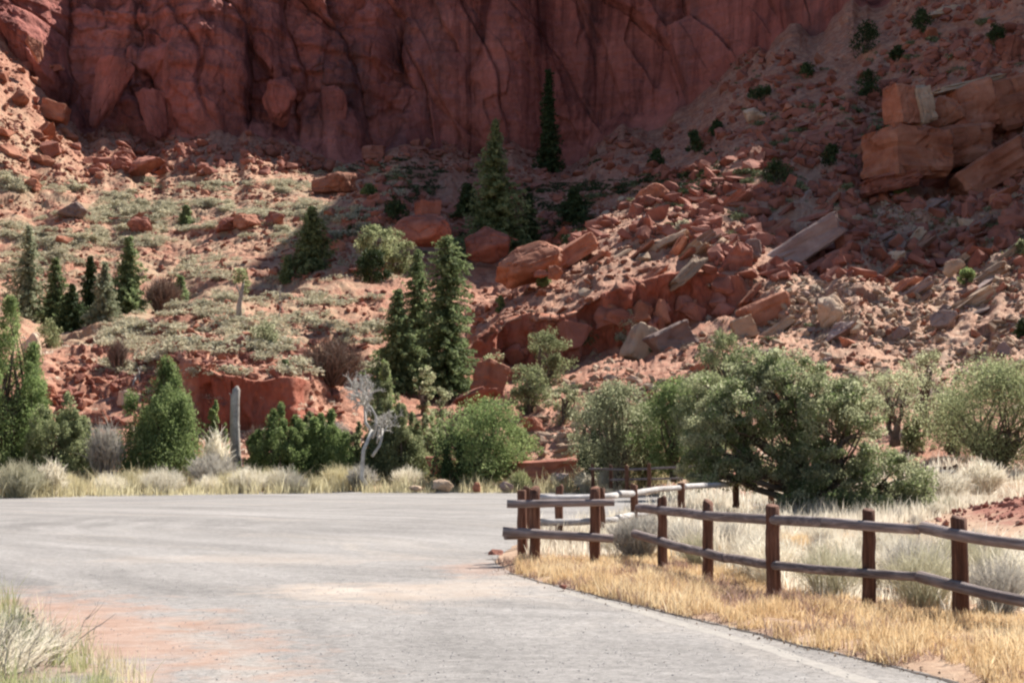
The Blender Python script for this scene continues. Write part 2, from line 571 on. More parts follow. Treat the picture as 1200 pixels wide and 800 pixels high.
# wiggle the break lines so that ledges and crest are not ruled lines
for k, aD, aZ in ((2, 1.6, .5), (3, 1.6, .7), (4, 3.0, .8), (5, 3, .8), (6, 4, 1.5), (7, 4.5, 3.2)):
    nz = fbm(uw / 9.0, uw * 0 + (2 if k == 3 else k), o=2 if k not in (2, 3) else 3, s=5 + k if k not in (2, 3) else 7)
    brkD[k] = brkD[k] + aD * nz * 0.9
    brkZ[k] = brkZ[k] + aZ * fbm(uw / 8.0, uw * 0 + 9 * k, o=2, s=40 + k) + (1.6 * fbm(uw / 2.6, uw * 0 + 3, o=3, s=140) if k == 7 else 0)
# keep depths increasing
for k in range(1, 8):
    brkD[k] = np.maximum(brkD[k], brkD[k - 1] + (0.12 if k == 3 else 0.7))
SEG = [26, 60, 80, 120, 60, 130, 120]
rowsD = []; rowsZ = []; rowK = []
for k, ns in enumerate(SEG):
    for i in range(ns):
        t = i / ns
        rowsD.append(brkD[k] * (1 - t) + brkD[k + 1] * t)
        rowsZ.append(brkZ[k] * (1 - t) + brkZ[k + 1] * t)
        rowK.append(k + t)
rowsD.append(brkD[7]); rowsZ.append(brkZ[7]); rowK.append(7.0)
HD = np.array(rowsD); HZ = np.array(rowsZ); HK = np.array(rowK)
PX = np.broadcast_to(cpx[None, :], HD.shape)


def xyz_from(D, Zz):
    # horizontal position for a column: same bearing as its pixel column (pitch makes it depend a little on height)
    v = (Zz - CAMZ) / D
    # v = (SP + q CP)/(CP - q SP)  ->  q
    q = (v * CP - SP) / (CP + v * SP)
    t = D / (CP - q * SP)
    return np.stack([(PXc - 600) / F * t, D, Zz], -1)


PXc = PX
HV = xyz_from(HD, HZ)


def grid_normals(V):
    du = np.gradient(V, axis=1); dv = np.gradient(V, axis=0)
    nn = np.cross(du, dv)
    return unit(nn)


def displace_hill(V, K, px):
    x, y, z = V[..., 0], V[..., 1], V[..., 2]
    nrm = grid_normals(V)
    kk = np.broadcast_to(K[:, None], x.shape)
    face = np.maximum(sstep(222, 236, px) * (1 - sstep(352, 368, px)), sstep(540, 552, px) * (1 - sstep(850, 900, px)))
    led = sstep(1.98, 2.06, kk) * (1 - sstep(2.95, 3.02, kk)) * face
    amp = sstep(0.3, 1.9, kk) * (1 - 0.6 * sstep(6.8, 7.0, kk)) * (1 - .8 * led)
    xw = x + 1.4 * fbm(x / 3.1, y / 3.1, o=3, s=201); yw = y + z + 1.8 * fbm(x / 2.7, y / 2.7, o=3, s=202)
    f1, f2, cv = worley(xw / 3.4, yw / 4.6, 3)
    d = amp * (1.0 * fbm(x / 11, y / 11, z / 11, 3, 2) + 0.45 * (cv - 0.5))
    f1, f2, cv = worley(xw / 1.3 + 7, yw / 1.7, 8)
    d += amp * 0.22 * (cv - 0.5)
    d += amp * 0.62 * fbm(x / 2.6, y / 2.6, z / 2.6, 5, 31, 0.62)
    # cliff bands: cracks and blocks along the face
    steep = led * (1 - np.abs(nrm[..., 2]))
    u = px * 0.055
    f1, f2, cv = worley(u / 1.5 + .5 * fbm(u / 2, z / 2, o=3, s=19), z / 6.5, 21)
    lay = vnoise(z / .9 + .6 * fbm(u / 4, z / 4, o=2, s=20), u / 9, s=22)
    d += steep * np.where(px < 450, .75, 1.0) * (1.25 * (cv - 0.5) + .3 * lay + 1.0 * fbm(u / 2.2, z / 4.0, o=5, s=51, g=.6))
    # gullies running down the right slope
    g = sstep(820, 950, px) * sstep(1.2, 2.2, kk)
    d += g * 0.9 * fbm((px - 0.35 * y) / 42, y / 40, o=3, s=77)
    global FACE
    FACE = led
    return V + nrm * d[..., None]


HV = displace_hill(HV, HK, PX)
NR = len(HK)


def grid_faces(nr, nc):
    i = np.arange(nr - 1)[:, None] * nc; j = np.arange(nc - 1)[None, :]
    a = i + j
    return np.stack([a, a + 1, a + nc + 1, a + nc], -1).reshape(-1, 4)


tan_a = (sstep(800, 980, PX) * sstep(1.0, 2.0, HK)[:, None] * (1 - 0.9 * sstep(3.3, 4.2, HK)[:, None])).ravel()
tan_a = np.maximum(tan_a, 0.6 * (sstep(620, 660, PX) * (1 - sstep(830, 900, PX)) * (sstep(3.0, 3.2, HK) * (1 - sstep(4, 4.3, HK)))[:, None]).ravel())
dry_a = ((1 - sstep(380, 480, PX)) * (sstep(3.1, 3.5, HK) * (1 - sstep(6.3, 6.9, HK)))[:, None] * 0.8).ravel()
low = ((1 - sstep(.6, 1.2, HK))[:, None] * np.ones_like(PX)).ravel()
dry_a = np.maximum(dry_a, low)
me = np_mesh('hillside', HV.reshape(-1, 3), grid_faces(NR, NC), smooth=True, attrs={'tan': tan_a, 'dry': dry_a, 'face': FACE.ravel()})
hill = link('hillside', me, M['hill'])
tag(hill, 'red rubble hillside rising from the road to the canyon wall', None, kind='structure')

# canyon wall
WR = 230
tz = np.linspace(0, 1, WR) ** 1.0
base = HV[-1]
WD = np.zeros((WR, NC)); WZ = np.zeros((WR, NC))
zb = base[:, 2]
# dense rows up to the top of the frame, coarse above
zframe = CAMZ + (brkD[7] + 6) * 0.28
zmid = np.clip(zframe, zb + 4, ztop - 2)
n1 = 185
for i in range(WR):
    if i < n1:
        t = i / (n1 - 1)
        WZ[i] = zb + (zmid - zb) * t
    else:
        t = (i - n1 + 1) / (WR - n1)
        WZ[i] = zmid + (ztop - zmid) * t
hgt = WZ - zb[None, :]
LEAN = 0.34 - 0.22 * sstep(440, 520, cpx)
WD = base[:, 1][None, :] + LEAN[None, :] * hgt
PXc = np.broadcast_to(cpx[None, :], WD.shape)
WVr = np.zeros((WR, NC, 3))
# follow the base column's bearing
WVr[..., 0] = base[:, 0][None, :] * WD / base[:, 1][None, :]
WVr[..., 1] = WD
WVr[..., 2] = WZ


def displace_wall(V, px):
    u = (px - 600) * 0.12
    z = V[..., 2]
    h = np.clip((z - zb[None, :]) / 3.0, 0, 1)
    wz = z + 3.0 * fbm(u / 12, z / 12, o=2, s=61)
    left = 1 - sstep(455, 500, px)
    right = 1 - left
    d = np.zeros_like(u)
    # broad bays and buttresses
    d += 3.2 * fbm(u / 24, z / 60, o=3, s=62)
    # left: bulging rounded buttresses with shadowed clefts between them
    wu = u + 2.2 * fbm(u / 5, wz / 8, o=3, s=3)
    f1, f2, cv = worley(wu / 8.0 + wz / 30, wz / 17.0, 63)
    d += left * (1.8 * (0.7 - f1) + 4.6 * (cv - 0.5) - .8 * np.exp(-((f2 - f1) / 0.06) ** 2))
    wu = u + 1.2 * fbm(u / 2.5, wz / 4, o=3, s=33)
    f1, f2, cv = worley(wu / 3.4, wz / 5.0, 73)
    d += left * (1.3 * (cv - 0.5) + 0.3 * (0.5 - f1))
    wu = u + .8 * fbm(u / 1.5, wz / 2, o=3, s=34)
    f1, f2, cv = worley(wu / 1.5 + wz / 9, wz / 1.9, 75)
    d += (left + .25 * right) * 0.45 * (cv - 0.5)
    # bedding: thin ledges that step in and out
    bed = vnoise((wz + .12 * u) / 1.7, u / 26, s=76)
    d += .55 * left * np.sign(bed) * np.abs(bed) ** .5 + .22 * right * bed
    d += left * 0.6 * fbm(u / 3.4, wz / 3.6, o=4, s=74, g=0.6)
    # the recess beside the right-hand sheet
    d -= 5.0 * np.exp(-(((px - 470 - (62 - z) * -2.0) - 0) / 26.0) ** 2) * sstep(380, 430, px)
    # right: big smooth sheets, stepped by slanting joints
    s = u * 0.93 + z * 0.42 + 3 * fbm(u / 14, z / 20, o=3, s=65)
    f1, f2, cv = worley(s / 9.0, (z * 0.9 - u * 0.25) / 38.0, 64)
    d += right * (3.2 * (cv - 0.5) - 0.5 * np.exp(-((f2 - f1) / 0.03) ** 2))
    f1, f2, cv = worley(s / 3.6 + 5, (z * 0.95 - u * 0.35) / 15.0, 164)
    d += right * 1.3 * (cv - 0.5)
    s2 = u + 2.2 * fbm(u / 7, z / 9, o=3, s=66)
    cr = np.abs(vnoise(s2 / 6.5, z / 60, s=67))
    d -= right * 0.6 * np.exp(-(cr / 0.03) ** 2) * sstep(-.1, .4, fbm(u / 11, z / 11, o=2, s=167))
    s3 = z * 0.8 + u * 0.5
    d += right * 0.45 * fbm(u / 5, s3 / 14, o=4, s=68)
    # flutes, ledges, fine relief everywhere
    d += 0.45 * fbm(u / 4.2, z / 9, o=4, s=69, g=0.55)
    d += 0.35 * fbm(u / 9, z / 1.6, o=3, s=70)
    d += 0.22 * fbm(u / 0.9, z / 0.9, o=3, s=71)
    return V + (np.array([0, -1.0, 0.12]) * (d * h)[..., None])


WVr = displace_wall(WVr, PXc)
# corner: the wall left of px 480 stands proud of the recess beside it
top1 = WVr[-1].copy(); top1[:, 1] += 6; top1[:, 0] *= top1[:, 1] / WVr[-1][:, 1]; top1[:, 2] += 1.0
top2 = WVr[-1].copy(); top2[:, 1] += 120; top2[:, 0] *= top2[:, 1] / WVr[-1][:, 1]; top2[:, 2] += 3.0
WVr = np.concatenate([WVr, top1[None], top2[None]], 0)
me = np_mesh('canyon_wall', WVr.reshape(-1, 3), grid_faces(WR + 2, NC), smooth=True)
wall = link('canyon_cliff', me, M['wall'])
tag(wall, 'towering dark red canyon cliff in shadow behind the slope', None, kind='structure')

# ray helper on a lighter copy
st = 2
hv = HV[::st, ::st]
wv = WVr[::st, ::st]
v_all = np.vstack([hv.reshape(-1, 3), wv.reshape(-1, 3)])
f_all = np.vstack([grid_faces(*hv.shape[:2]), grid_faces(*wv.shape[:2]) + hv.shape[0] * hv.shape[1]])
BVH = BVHTree.FromPolygons(v_all.tolist(), f_all.tolist())
BVHH = BVHTree.FromPolygons(hv.reshape(-1, 3).tolist(), grid_faces(*hv.shape[:2]).tolist())


def ray(px, py, hill_only=False):
    u = (px - 600) / F; v = (400 - py) / F
    d = Vector((u, CP - v * SP, SP + v * CP)).normalized()
    hit = (BVHH if hill_only else BVH).ray_cast(Vector((0, 0, CAMZ)), d)
    if hit[0] is None:
        return None
    return np.array(hit[0]), np.array(hit[1])


def drop(x, y):
    hit = BVHH.ray_cast(Vector((x, y, 300)), Vector((0, 0, -1)))
    return None if hit[0] is None else hit[0].z

# ------------------------------------------------------------------ near ground, road, verge
EDGE_PX = [(1330, 870), (1210, 826), (1100, 794), (980, 765), (880, 740), (780, 716), (700, 697), (640, 683), (603, 673), (586, 665),
           (578, 657), (583, 650), (594, 643), (607, 634), (655, 624), (703, 616), (743, 607), (800, 597), (862, 585), (930, 579)]
EDGE = np.array([ground_pt(*p)[:2] for p in EDGE_PX])
# resample the verge edge smoothly
tt = np.concatenate([[0], np.cumsum(np.linalg.norm(np.diff(EDGE, axis=0), axis=1))])
te = np.arange(0, tt[-1], 0.25)
EDGE = np.stack([np.interp(te, tt, EDGE[:, 0]), np.interp(te, tt, EDGE[:, 1])], 1)
ker = np.array([1, 2, 3, 2, 1.0]); ker /= ker.sum()
for _ in range(2):
    E2 = EDGE.copy()
    for c in range(2):
        E2[2:-2, c] = np.convolve(EDGE[:, c], ker, mode='valid')
    EDGE = E2
EDGE[:, 0] += 0.035 * vnoise(te / 0.5, te * 0, s=5)
POLY = np.vstack([EDGE, [[60, 52]], [[60, EDGE[0, 1]]]])


def inside(x, y, poly=None):
    poly = POLY if poly is None else poly
    r = np.zeros(x.shape, bool)
    n = len(poly)
    j = n - 1
    for i in range(n):
        xi, yi = poly[i]; xj, yj = poly[j]
        c = ((yi > y) != (yj > y)) & (x < (xj - xi) * (y - yi) / (yj - yi + 1e-12) + xi)
        r ^= c
        j = i
    return r


def edge_dist(x, y):
    d = np.full(x.shape, 1e9)
    for i in range(len(EDGE) - 1):
        a = EDGE[i]; b = EDGE[i + 1]; ab = b - a; L = ab @ ab + 1e-9
        t = np.clip(((x - a[0]) * ab[0] + (y - a[1]) * ab[1]) / L, 0, 1)
        d = np.minimum(d, np.hypot(x - a[0] - t * ab[0], y - a[1] - t * ab[1]))
    return d


def verge_z(x, y):
    x = np.asarray(x, float); y = np.asarray(y, float)
    sdist = np.where(inside(x, y), edge_dist(x, y), -edge_dist(x, y))
    z = 0.05 * sstep(-0.02, 0.4, sdist) - 0.035 * sstep(0.5, 1.5, sdist)
    z = z + 0.035 * fbm(x / 0.9, y / 0.9, o=3, s=4) * sstep(0, .7, sdist)
    z = z - 0.10 * (1 - sstep(-0.25, 0.03, sdist))
    z = z + 0.8 * np.exp(-(((x - 12.3) / 2.1) ** 2 + ((y - 36.5) / 4.0) ** 2))
    z = z + 0.2 * np.exp(-(((x - 9.6) / 2.0) ** 2 + ((y - 42) / 4.0) ** 2))
    return z, sdist


# base ground to the horizon
V = np.array([[-900, -200, -.12], [900, -200, -.12], [900, 900, -.12], [-900, 900, -.12]], float)
m, t, b, o = new_mat('desert_soil')
n = N(t)
c = n.ramp(n.noise(n.geo(), 0.4, 9, 0.65), [(0.3, (.27, .12, .075)), (0.55, (.42, .22, .14)), (0.75, (.52, .34, .23))])
t.links.new(c, b.inputs['Base Color'])
gnd = link('ground', np_mesh('ground', V, np.array([[0, 1, 2, 3]])), m)
tag(gnd, 'bare desert soil running on under everything', None, kind='structure')

# road / gravel turning area: one worn sheet
xs = np.linspace(-60, 60, 161); ys = np.linspace(2, 74, 161)
gx, gy = np.meshgrid(xs, ys)
gz = 0.0 * gx - 0.05 * sstep(68.5, 73, gy)
RVv = np.stack([gx, gy, gz], -1)
m, t, b, o = new_mat('worn_gravel_asphalt')
n = N(t)
g = n.geo()
big = n.ramp(n.noise(g, 0.22, 7, 0.6, 0.5), [(0.30, (.222, .205, .192)), (0.5, (.25, .231, .216)), (0.72, (.285, .264, .247))])


def arc_tracks(cx, cy, sc, seed_z):
    """wheel tracks: streaks that follow circles about (cx, cy)"""
    vm = t.nodes.new("ShaderNodeVectorMath"); vm.operation = 'SUBTRACT'
    t.links.new(g, vm.inputs[0]); vm.inputs[1].default_value = (cx, cy, 0)
    fl = t.nodes.new("ShaderNodeVectorMath"); fl.operation = 'MULTIPLY'
    t.links.new(vm.outputs[0], fl.inputs[0]); fl.inputs[1].default_value = (1, 1, 0)
    le = t.nodes.new("ShaderNodeVectorMath"); le.operation = 'LENGTH'
    t.links.new(fl.outputs[0], le.inputs[0])
    sx = t.nodes.new("ShaderNodeSeparateXYZ"); t.links.new(vm.outputs[0], sx.inputs[0])
    an = n.math('ARCTAN2', sx.outputs[1], sx.outputs[0])
    cb = t.nodes.new("ShaderNodeCombineXYZ")
    wob = n.math('MULTIPLY', n.noise(g, 0.25, 3, 0.5), 2.5)
    t.links.new(n.math('ADD', n.math('MULTIPLY', le.outputs[1], sc), wob), cb.inputs[0])
    t.links.new(n.math('MULTIPLY', an, 2.5), cb.inputs[1])
    cb.inputs[2].default_value = seed_z
    return n.noise(cb.outputs[0], 1.0, 5, 0.6)


tr1 = n.ramp(arc_tracks(-34, 8, 1.1, 1.3), [(0.36, 0.78), (0.5, 1.0), (0.64, 1.20)])
tr2 = n.ramp(arc_tracks(7, 40, 1.4, 7.7), [(0.36, 0.80), (0.5, 1.0), (0.64, 1.20)])
msk2 = n.ramp(n.noise(g, 0.07, 3, 0.5), [(0.42, 0.0), (0.58, 1.0)])
c = n.mix(1.0, big, n.mix(msk2, tr1, tr2), 'MULTIPLY')
dusty = n.ramp(arc_tracks(-34, 8, 0.7, 4.1), [(0.54, 0.0), (0.68, 0.45)])
c = n.mix(dusty, c, (.36, .315, .272))
grit = n.ramp(n.noise(g, 7, 6, 0.8), [(0.36, 0.80), (0.5, 1.0), (0.64, 1.20)])
c = n.mix(0.6, c, grit, 'MULTIPLY')
speck = n.ramp(n.noise(g, 38, 3, 0.8), [(0.30, 0.62), (0.5, 1.0), (0.70, 1.30)])
c = n.mix(0.75, c, speck, 'MULTIPLY')
speck2 = n.ramp(n.voro(g, 17, 'F1', 'Color'), [(0.0, 0.66), (0.5, 1.0), (1.0, 1.30)])
c = n.mix(0.6, c, speck2, 'MULTIPLY')


def spot(cx, cy, rx, ry, ang, lo=0.25, hi=0.85, dist_sc=0.9, amt=0.8):
    """1 inside a noisy ellipse of soil lying on the road"""
    mp = t.nodes.new("ShaderNodeMapping")
    mp.vector_type = 'TEXTURE'
    mp.inputs['Location'].default_value = (cx, cy, 0)
    mp.inputs['Rotation'].default_value = (0, 0, ang)
    mp.inputs['Scale'].default_value = (rx, ry, 1000)
    t.links.new(g, mp.inputs[0])
    ln = t.nodes.new("ShaderNodeVectorMath"); ln.operation = 'LENGTH'
    t.links.new(mp.outputs[0], ln.inputs[0])
    nz = n.noise(g, dist_sc, 8, 0.72, 0.6)
    s = n.math('ADD', ln.outputs[1], n.math('MULTIPLY', n.math('SUBTRACT', nz, 0.5), 3.2))
    return n.math('MULTIPLY', n.ramp(s, [(lo, 1.0), (hi, 0.0)]), amt)


soil = n.ramp(n.noise(g, 2.2, 8, 0.7), [(0.3, (.28, .165, .115)), (0.5, (.36, .235, .178)), (0.72, (.44, .335, .275))])
dust = n.ramp(n.noise(g, 1.2, 8, 0.7), [(0.3, (.38, .29, .225)), (0.7, (.52, .44, .37))])
p = ground_pt(150, 735)
c = n.mix(spot(p[0] - .3, p[1] - .3, 1.7, 4.6, 0.42, 0.3, 1.5, 1.3, 0.85), c, soil)
p = ground_pt(60, 720)
c = n.mix(spot(p[0] - .5, p[1] - 1.5, 1.9, 4.8, 0.25, 0.3, 1.5, 1.5, 0.85), c, soil)
p = ground_pt(400, 692)
c = n.mix(spot(p[0], p[1], 1.2, 1.5, 0.3, 0.2, 1.0, 1.5, 0.75), c, dust)
p = ground_pt(540, 690)
c = n.mix(spot(p[0], p[1], 1.4, 3.2, -0.35, 0.2, 1.0, 1.2, 0.55), c, dust)
p = ground_pt(300, 655)
c = n.mix(spot(p[0], p[1], 3.4, 1.6, 0.1, 0.2, 1.0, 0.8, 0.3), c, dust)
p = ground_pt(560, 666)
c = n.mix(spot(p[0], p[1], 0.7, 1.8, 0.1, 0.3, 1.0, 1.7, 0.6), c, soil)
t.links.new(c, b.inputs['Base Color'])
h = n.math('ADD', n.noise(g, 45, 4, 0.8), n.math('MULTIPLY', n.noise(g, 4, 6, 0.7), 2.0))
t.links.new(n.bump(h, 0.5, 0.02), b.inputs['Normal'])
road = link('road', np_mesh('road', RVv.reshape(-1, 3), grid_faces(161, 161), smooth=True), m)
tag(road, 'pale worn gravel road opening into a wide turning area', None, kind='structure')

# verge island
xs = np.concatenate([np.arange(-1.4, 9, 0.10), np.arange(9, 40, 0.5)])
ys = np.arange(8.5, 50, 0.14)
gx, gy = np.meshgrid(xs, ys)
gz, sdv = verge_z(gx, gy)
gz = gz + 0.03 * sstep(1, 3, sdv) * fbm(gx * 1.7, gy * 1.7, o=3, s=6)
keep = sdv > -0.35
VF = grid_faces(*gx.shape)
kf = keep.ravel()[VF].all(1)
m, t, b, o = new_mat('verge_soil')
n = N(t)
g = n.geo()
c = n.ramp(n.noise(g, 1.4, 8, 0.7), [(0.3, (.28, .18, .12)), (0.5, (.43, .30, .21)), (0.72, (.56, .44, .33))])
c2 = n.ramp(n.noise(g, 9, 6, 0.7), [(0.3, (.24, .12, .075)), (0.7, (.54, .37, .24))])
c = n.mix(0.5, c, c2)
redm = n.ramp(n.noise(g, 0.5, 6, 0.65), [(0.55, 0.0), (0.7, 0.6)])
c = n.mix(redm, c, (.36, .15, .09))
mp = t.nodes.new("ShaderNodeMapping"); mp.vector_type = 'TEXTURE'
mp.inputs['Location'].default_value = (12.2, 36.0, 0); mp.inputs['Scale'].default_value = (2.7, 5.0, 1000)
t.links.new(g, mp.inputs[0])
ln = t.nodes.new("ShaderNodeVectorMath"); ln.operation = 'LENGTH'
t.links.new(mp.outputs[0], ln.inputs[0])
md = n.ramp(n.math('ADD', ln.outputs[1], n.math('MULTIPLY', n.math('SUBTRACT', n.noise(g, 1.2, 6, .7), .5), 1.2)), [(0.7, 1.0), (1.0, 0.0)])
redsoil = n.ramp(n.noise(g, 3.5, 8, 0.75), [(0.32, (.17, .062, .045)), (0.5, (.30, .115, .08)), (0.7, (.42, .21, .15))])
c = n.mix(md, c, redsoil)
t.links.new(c, b.inputs['Base Color'])
t.links.new(n.bump(n.noise(g, 9, 8, 0.75), 0.7, 0.05), b.inputs['Normal'])
verge = link('verge', np_mesh('verge', np.stack([gx, gy, gz], -1).reshape(-1, 3), VF[kf], smooth=True), m)
tag(verge, 'low soil island beside the road under the rail fence', None, kind='structure')

# worn pale edge line of the road, and the crumbling dark edge crack
LINE_PX = [(1060, 812), (960, 780), (880, 753), (800, 731), (720, 708), (660, 693)]


def ribbon(pts, w0, z, step=0.06, s=0, wn=0.35):
    p = np.array(pts)
    L = np.concatenate([[0], np.cumsum(np.linalg.norm(np.diff(p, axis=0), axis=1))])
    q = np.arange(0, L[-1], step)
    x = np.interp(q, L, p[:, 0]); y = np.interp(q, L, p[:, 1])
    tx = np.gradient(x); ty = np.gradient(y); l = np.hypot(tx, ty) + 1e-9
    nx, ny = -ty / l, tx / l
    wa = w0 * (1 + wn * fbm(q / 0.35, q * 0, o=3, s=s)); wb = w0 * (1 + wn * fbm(q / 0.35, q * 0 + 5, o=3, s=s))
    zz = np.full_like(x, z)
    V = np.stack([np.stack([x + nx * wa, y + ny * wa, zz], 1), np.stack([x - nx * wb, y - ny * wb, zz], 1)], 1).reshape(-1, 3)
    i = np.arange(len(x) - 1) * 2
    return V, np.stack([i, i + 1, i + 3, i + 2], 1)


m, t, b, o = new_mat('worn_road_paint')
n = N(t)
g = n.geo()
c = n.ramp(n.noise(g, 6, 7, 0.75), [(0.34, (.26, .24, .22)), (0.52, (.325, .295, .262)), (0.75, (.38, .34, .30))])
c = n.mix(0.6, c, n.ramp(n.noise(g, 38, 3, 0.8), [(0.3, 0.7), (0.7, 1.25)]), 'MULTIPLY')
t.links.new(c, b.inputs['Base Color'])
V, Fc = ribbon([ground_pt(*p)[:2] for p in LINE_PX], 0.085, 0.0012, s=3)
tag(link('road_marking', np_mesh('road_marking', V, Fc), m), 'worn pale edge line along the road', None, kind='structure')

m, t, b, o = new_mat('crumbled_edge')
n = N(t)
c = n.ramp(n.noise(n.geo(), 12, 6, 0.75), [(0.35, (.035, .028, .026)), (0.6, (.09, .07, .06)), (0.75, (.22, .17, .13))])
t.links.new(c, b.inputs['Base Color'])
sub = EDGE[(EDGE[:, 1] < 23.5) & (np.arange(len(EDGE)) < len(EDGE) // 2)]
V, Fc = ribbon(sub + np.array([-0.015, -0.06]), 0.019, 0.004, s=8, wn=2.0)
tag(link('road_edge', np_mesh('road_edge', V, Fc), m), 'dark crumbled crack along the edge of the road', None, kind='structure')

# ------------------------------------------------------------------ rocks
def rock_arrays(seed, detail=1, boxy=0.75, npts=16, rough=0.05):
    """unit boulder: hull of jittered points, broken faces, then roughened"""
    rr = np.random.default_rng(seed)
    bm = bmesh.new()
    for i in range(npts):
        v = unit(rr.normal(size=3))
        bx = v / np.max(np.abs(v))
        p = v * (1 - boxy) + bx * boxy
        p = p * (0.78 + 0.24 * rr.random()) * 0.5
        bm.verts.new(p)
    bmesh.ops.convex_hull(bm, input=bm.verts[:])
    for v in [v for v in bm.verts if not v.link_faces]:
        bm.verts.remove(v)
    if detail > 0:
        bmesh.ops.bevel(bm, geom=bm.edges[:], offset=0.028, segments=1, affect='EDGES', profile=0.5)
        bmesh.ops.triangulate(bm, faces=bm.faces[:])
        for _ in range(detail):
            long_e = [e for e in bm.edges if e.calc_length() > 0.35 / (1.7 ** _)]
            bmesh.ops.subdivide_edges(bm, edges=long_e, cuts=1, use_grid_fill=False)
            bmesh.ops.triangulate(bm, faces=bm.faces[:])
    else:
        bmesh.ops.triangulate(bm, faces=bm.faces[:])
    bm.normal_update()
    V = np.array([v.co[:] for v in bm.verts])
    if detail > 0:
        nn = np.array([v.normal[:] for v in bm.verts])
        o3 = rr.random(3) * 50
        d = fbm(V[:, 0] * 4 + o3[0], V[:, 1] * 4 + o3[1], V[:, 2] * 4 + o3[2], 3, 5)
        lay = vnoise(V[:, 2] * 9 + o3[0], V[:, 0] * 0.8 + V[:, 1] * 0.8, s=3)
        wf1, wf2, wcv = worley(V[:, 0] * 3.1 + o3[0] + V[:, 2] * .7, V[:, 2] * 2.6 + V[:, 1] * 2.1 + o3[1], 9)
        V = V + nn * (rough * d + 0.5 * rough * lay + 1.1 * rough * (wcv - .5) - .9 * rough * np.exp(-((wf2 - wf1) / .09) ** 2))[:, None]
    Fc = np.array([[v.index for v in f.verts] for f in bm.faces])
    bm.free()
    return V, Fc


def block_arrays(seed, cuts=9, skew=.12, rough=.03):
    """unit joint block: flat faces, knocked corners, bedding grooves"""
    rr = np.random.default_rng(seed)
    bm = bmesh.new()
    bmesh.ops.create_cube(bm, size=1.0)
    for v in bm.verts:
        v.co = Vector(np.array(v.co) * (1 - skew * rr.random(3)) + rr.normal(size=3) * skew * .15)
    bmesh.ops.bevel(bm, geom=bm.edges[:], offset=.05, segments=1, affect='EDGES', profile=.5)
    bmesh.ops.subdivide_edges(bm, edges=[e for e in bm.edges if e.calc_length() > .3], cuts=cuts, use_grid_fill=True)
    bmesh.ops.triangulate(bm, faces=bm.faces[:])
    bm.normal_update()
    V = np.array([v.co[:] for v in bm.verts]); nn = np.array([v.normal[:] for v in bm.verts])
    o = rr.random(3) * 40
    f1, f2, cv = worley(V[:, 0] * 2.0 + V[:, 1] * 1.7 + o[0], V[:, 2] * 2.4 + o[1], 12)
    bed = vnoise(V[:, 2] * 7 + o[2], (V[:, 0] + V[:, 1]) * .7, s=13)
    d = rough * (1.5 * (cv - .5) + 1.0 * fbm(V[:, 0] * 5 + o[0], V[:, 1] * 5, V[:, 2] * 5, 4, 14) + .9 * bed - 1.0 * np.exp(-((f2 - f1) / .06) ** 2))
    edge = np.sort(np.abs(V), 1)[:, 1] > .43
    d -= edge * rough * 1.6 * np.maximum(0, vnoise(V[:, 0] * 6 + o[1], V[:, 1] * 6, V[:, 2] * 6, 15))
    V = V + nn * d[:, None]
    Fc = np.array([[v.index for v in f.verts] for f in bm.faces])
    bm.free()
    return V, Fc


def rotm(ax, ay, az):
    return np.array((Matrix.Rotation(az, 3, 'Z') @ Matrix.Rotation(ay, 3, 'Y') @ Matrix.Rotation(ax, 3, 'X')))


SMALL = [rock_arrays(100 + i, 0, 0.6 + 0.3 * (i % 3) / 2, 11 + i % 4) for i in range(14)]
MEDV = [rock_arrays(300 + i, 1, 0.55 + 0.35 * (i % 4) / 3, 13 + i % 6, 0.05) for i in range(12)]
MED_ME = {}


def med_mesh(i, mat):
    k = (i, mat)
    if k not in MED_ME:
        V, Fc = MEDV[i]
        me_ = np_mesh('rock', V, Fc)
        me_.materials.append(M[mat])
        MED_ME[k] = me_
    return MED_ME[k]


def boulder(px, py, wpx, hpx, label, mat='rock_red', d=None, rot=(0, 0, 0), depth=0.9, boxy=0.6, seed=0, detail=4, sink=0.15, rough=0.04, npts=12, name='boulder'):
    """a named boulder whose centre shows at (px, py), wpx by hpx pixels large"""
    if d is None:
        h = ray(px, py + hpx * 0.38)
        p0 = h[0]
        d = p0[1]
    else:
        p0 = P(px, py + hpx * 0.5, d)
        zz = drop(p0[0], p0[1]) if p0[1] > 68 else None
    s = d / F
    if boxy <= .45: npts = 26
    W, H = wpx * s, hpx * s
    V, Fc = rock_arrays(1000 + seed, detail, boxy, npts, rough) if boxy < .7 else block_arrays(1000 + seed, 7, .22 if boxy < .85 else .12)
    V = V * np.array([W, W * depth, H]) * (1.08 if boxy < .7 else .98)
    V = V @ rotm(*[R(a) for a in rot]).T
    ctr = P(px, py, d)
    V[:, 2] -= H * sink * 0.8
    o = link(name, np_mesh(name, V, Fc), M[mat], loc=ctr)
    return tag(o, label, 'boulder')


B = boulder
B(163, 263, 34, 25, 'dark red wedge boulder with a lit edge among the pale sage', 'rock_red', seed=1, boxy=.4)
B(392, 212, 62, 34, 'pale-topped long boulder at the shadow edge above the sage slope', 'rock_orange', seed=2, rot=(0, -8, 20))
B(176, 192, 50, 40, 'angular red boulder split by a crack, just under the cliff shadow', 'rock_red', seed=3, rot=(0, 12, 10))
B(262, 262, 40, 20, 'flat dark red boulder beside the small lone conifer on the sage slope', 'rock_red', seed=4)
B(288, 256, 34, 22, 'pinkish round boulder right of the flat dark one on the sage slope', 'rock_orange', seed=5)
B(325, 255, 38, 22, 'low red boulder left of the bushy round conifer', 'rock_red', seed=6)
B(85, 245, 36, 22, 'greyish dark wedge boulder in the sage near the left of the slope', 'rock_grey', seed=7, boxy=.4)
B(42, 216, 34, 18, 'flat-topped red boulder low on the left talus', 'rock_orange', seed=8)
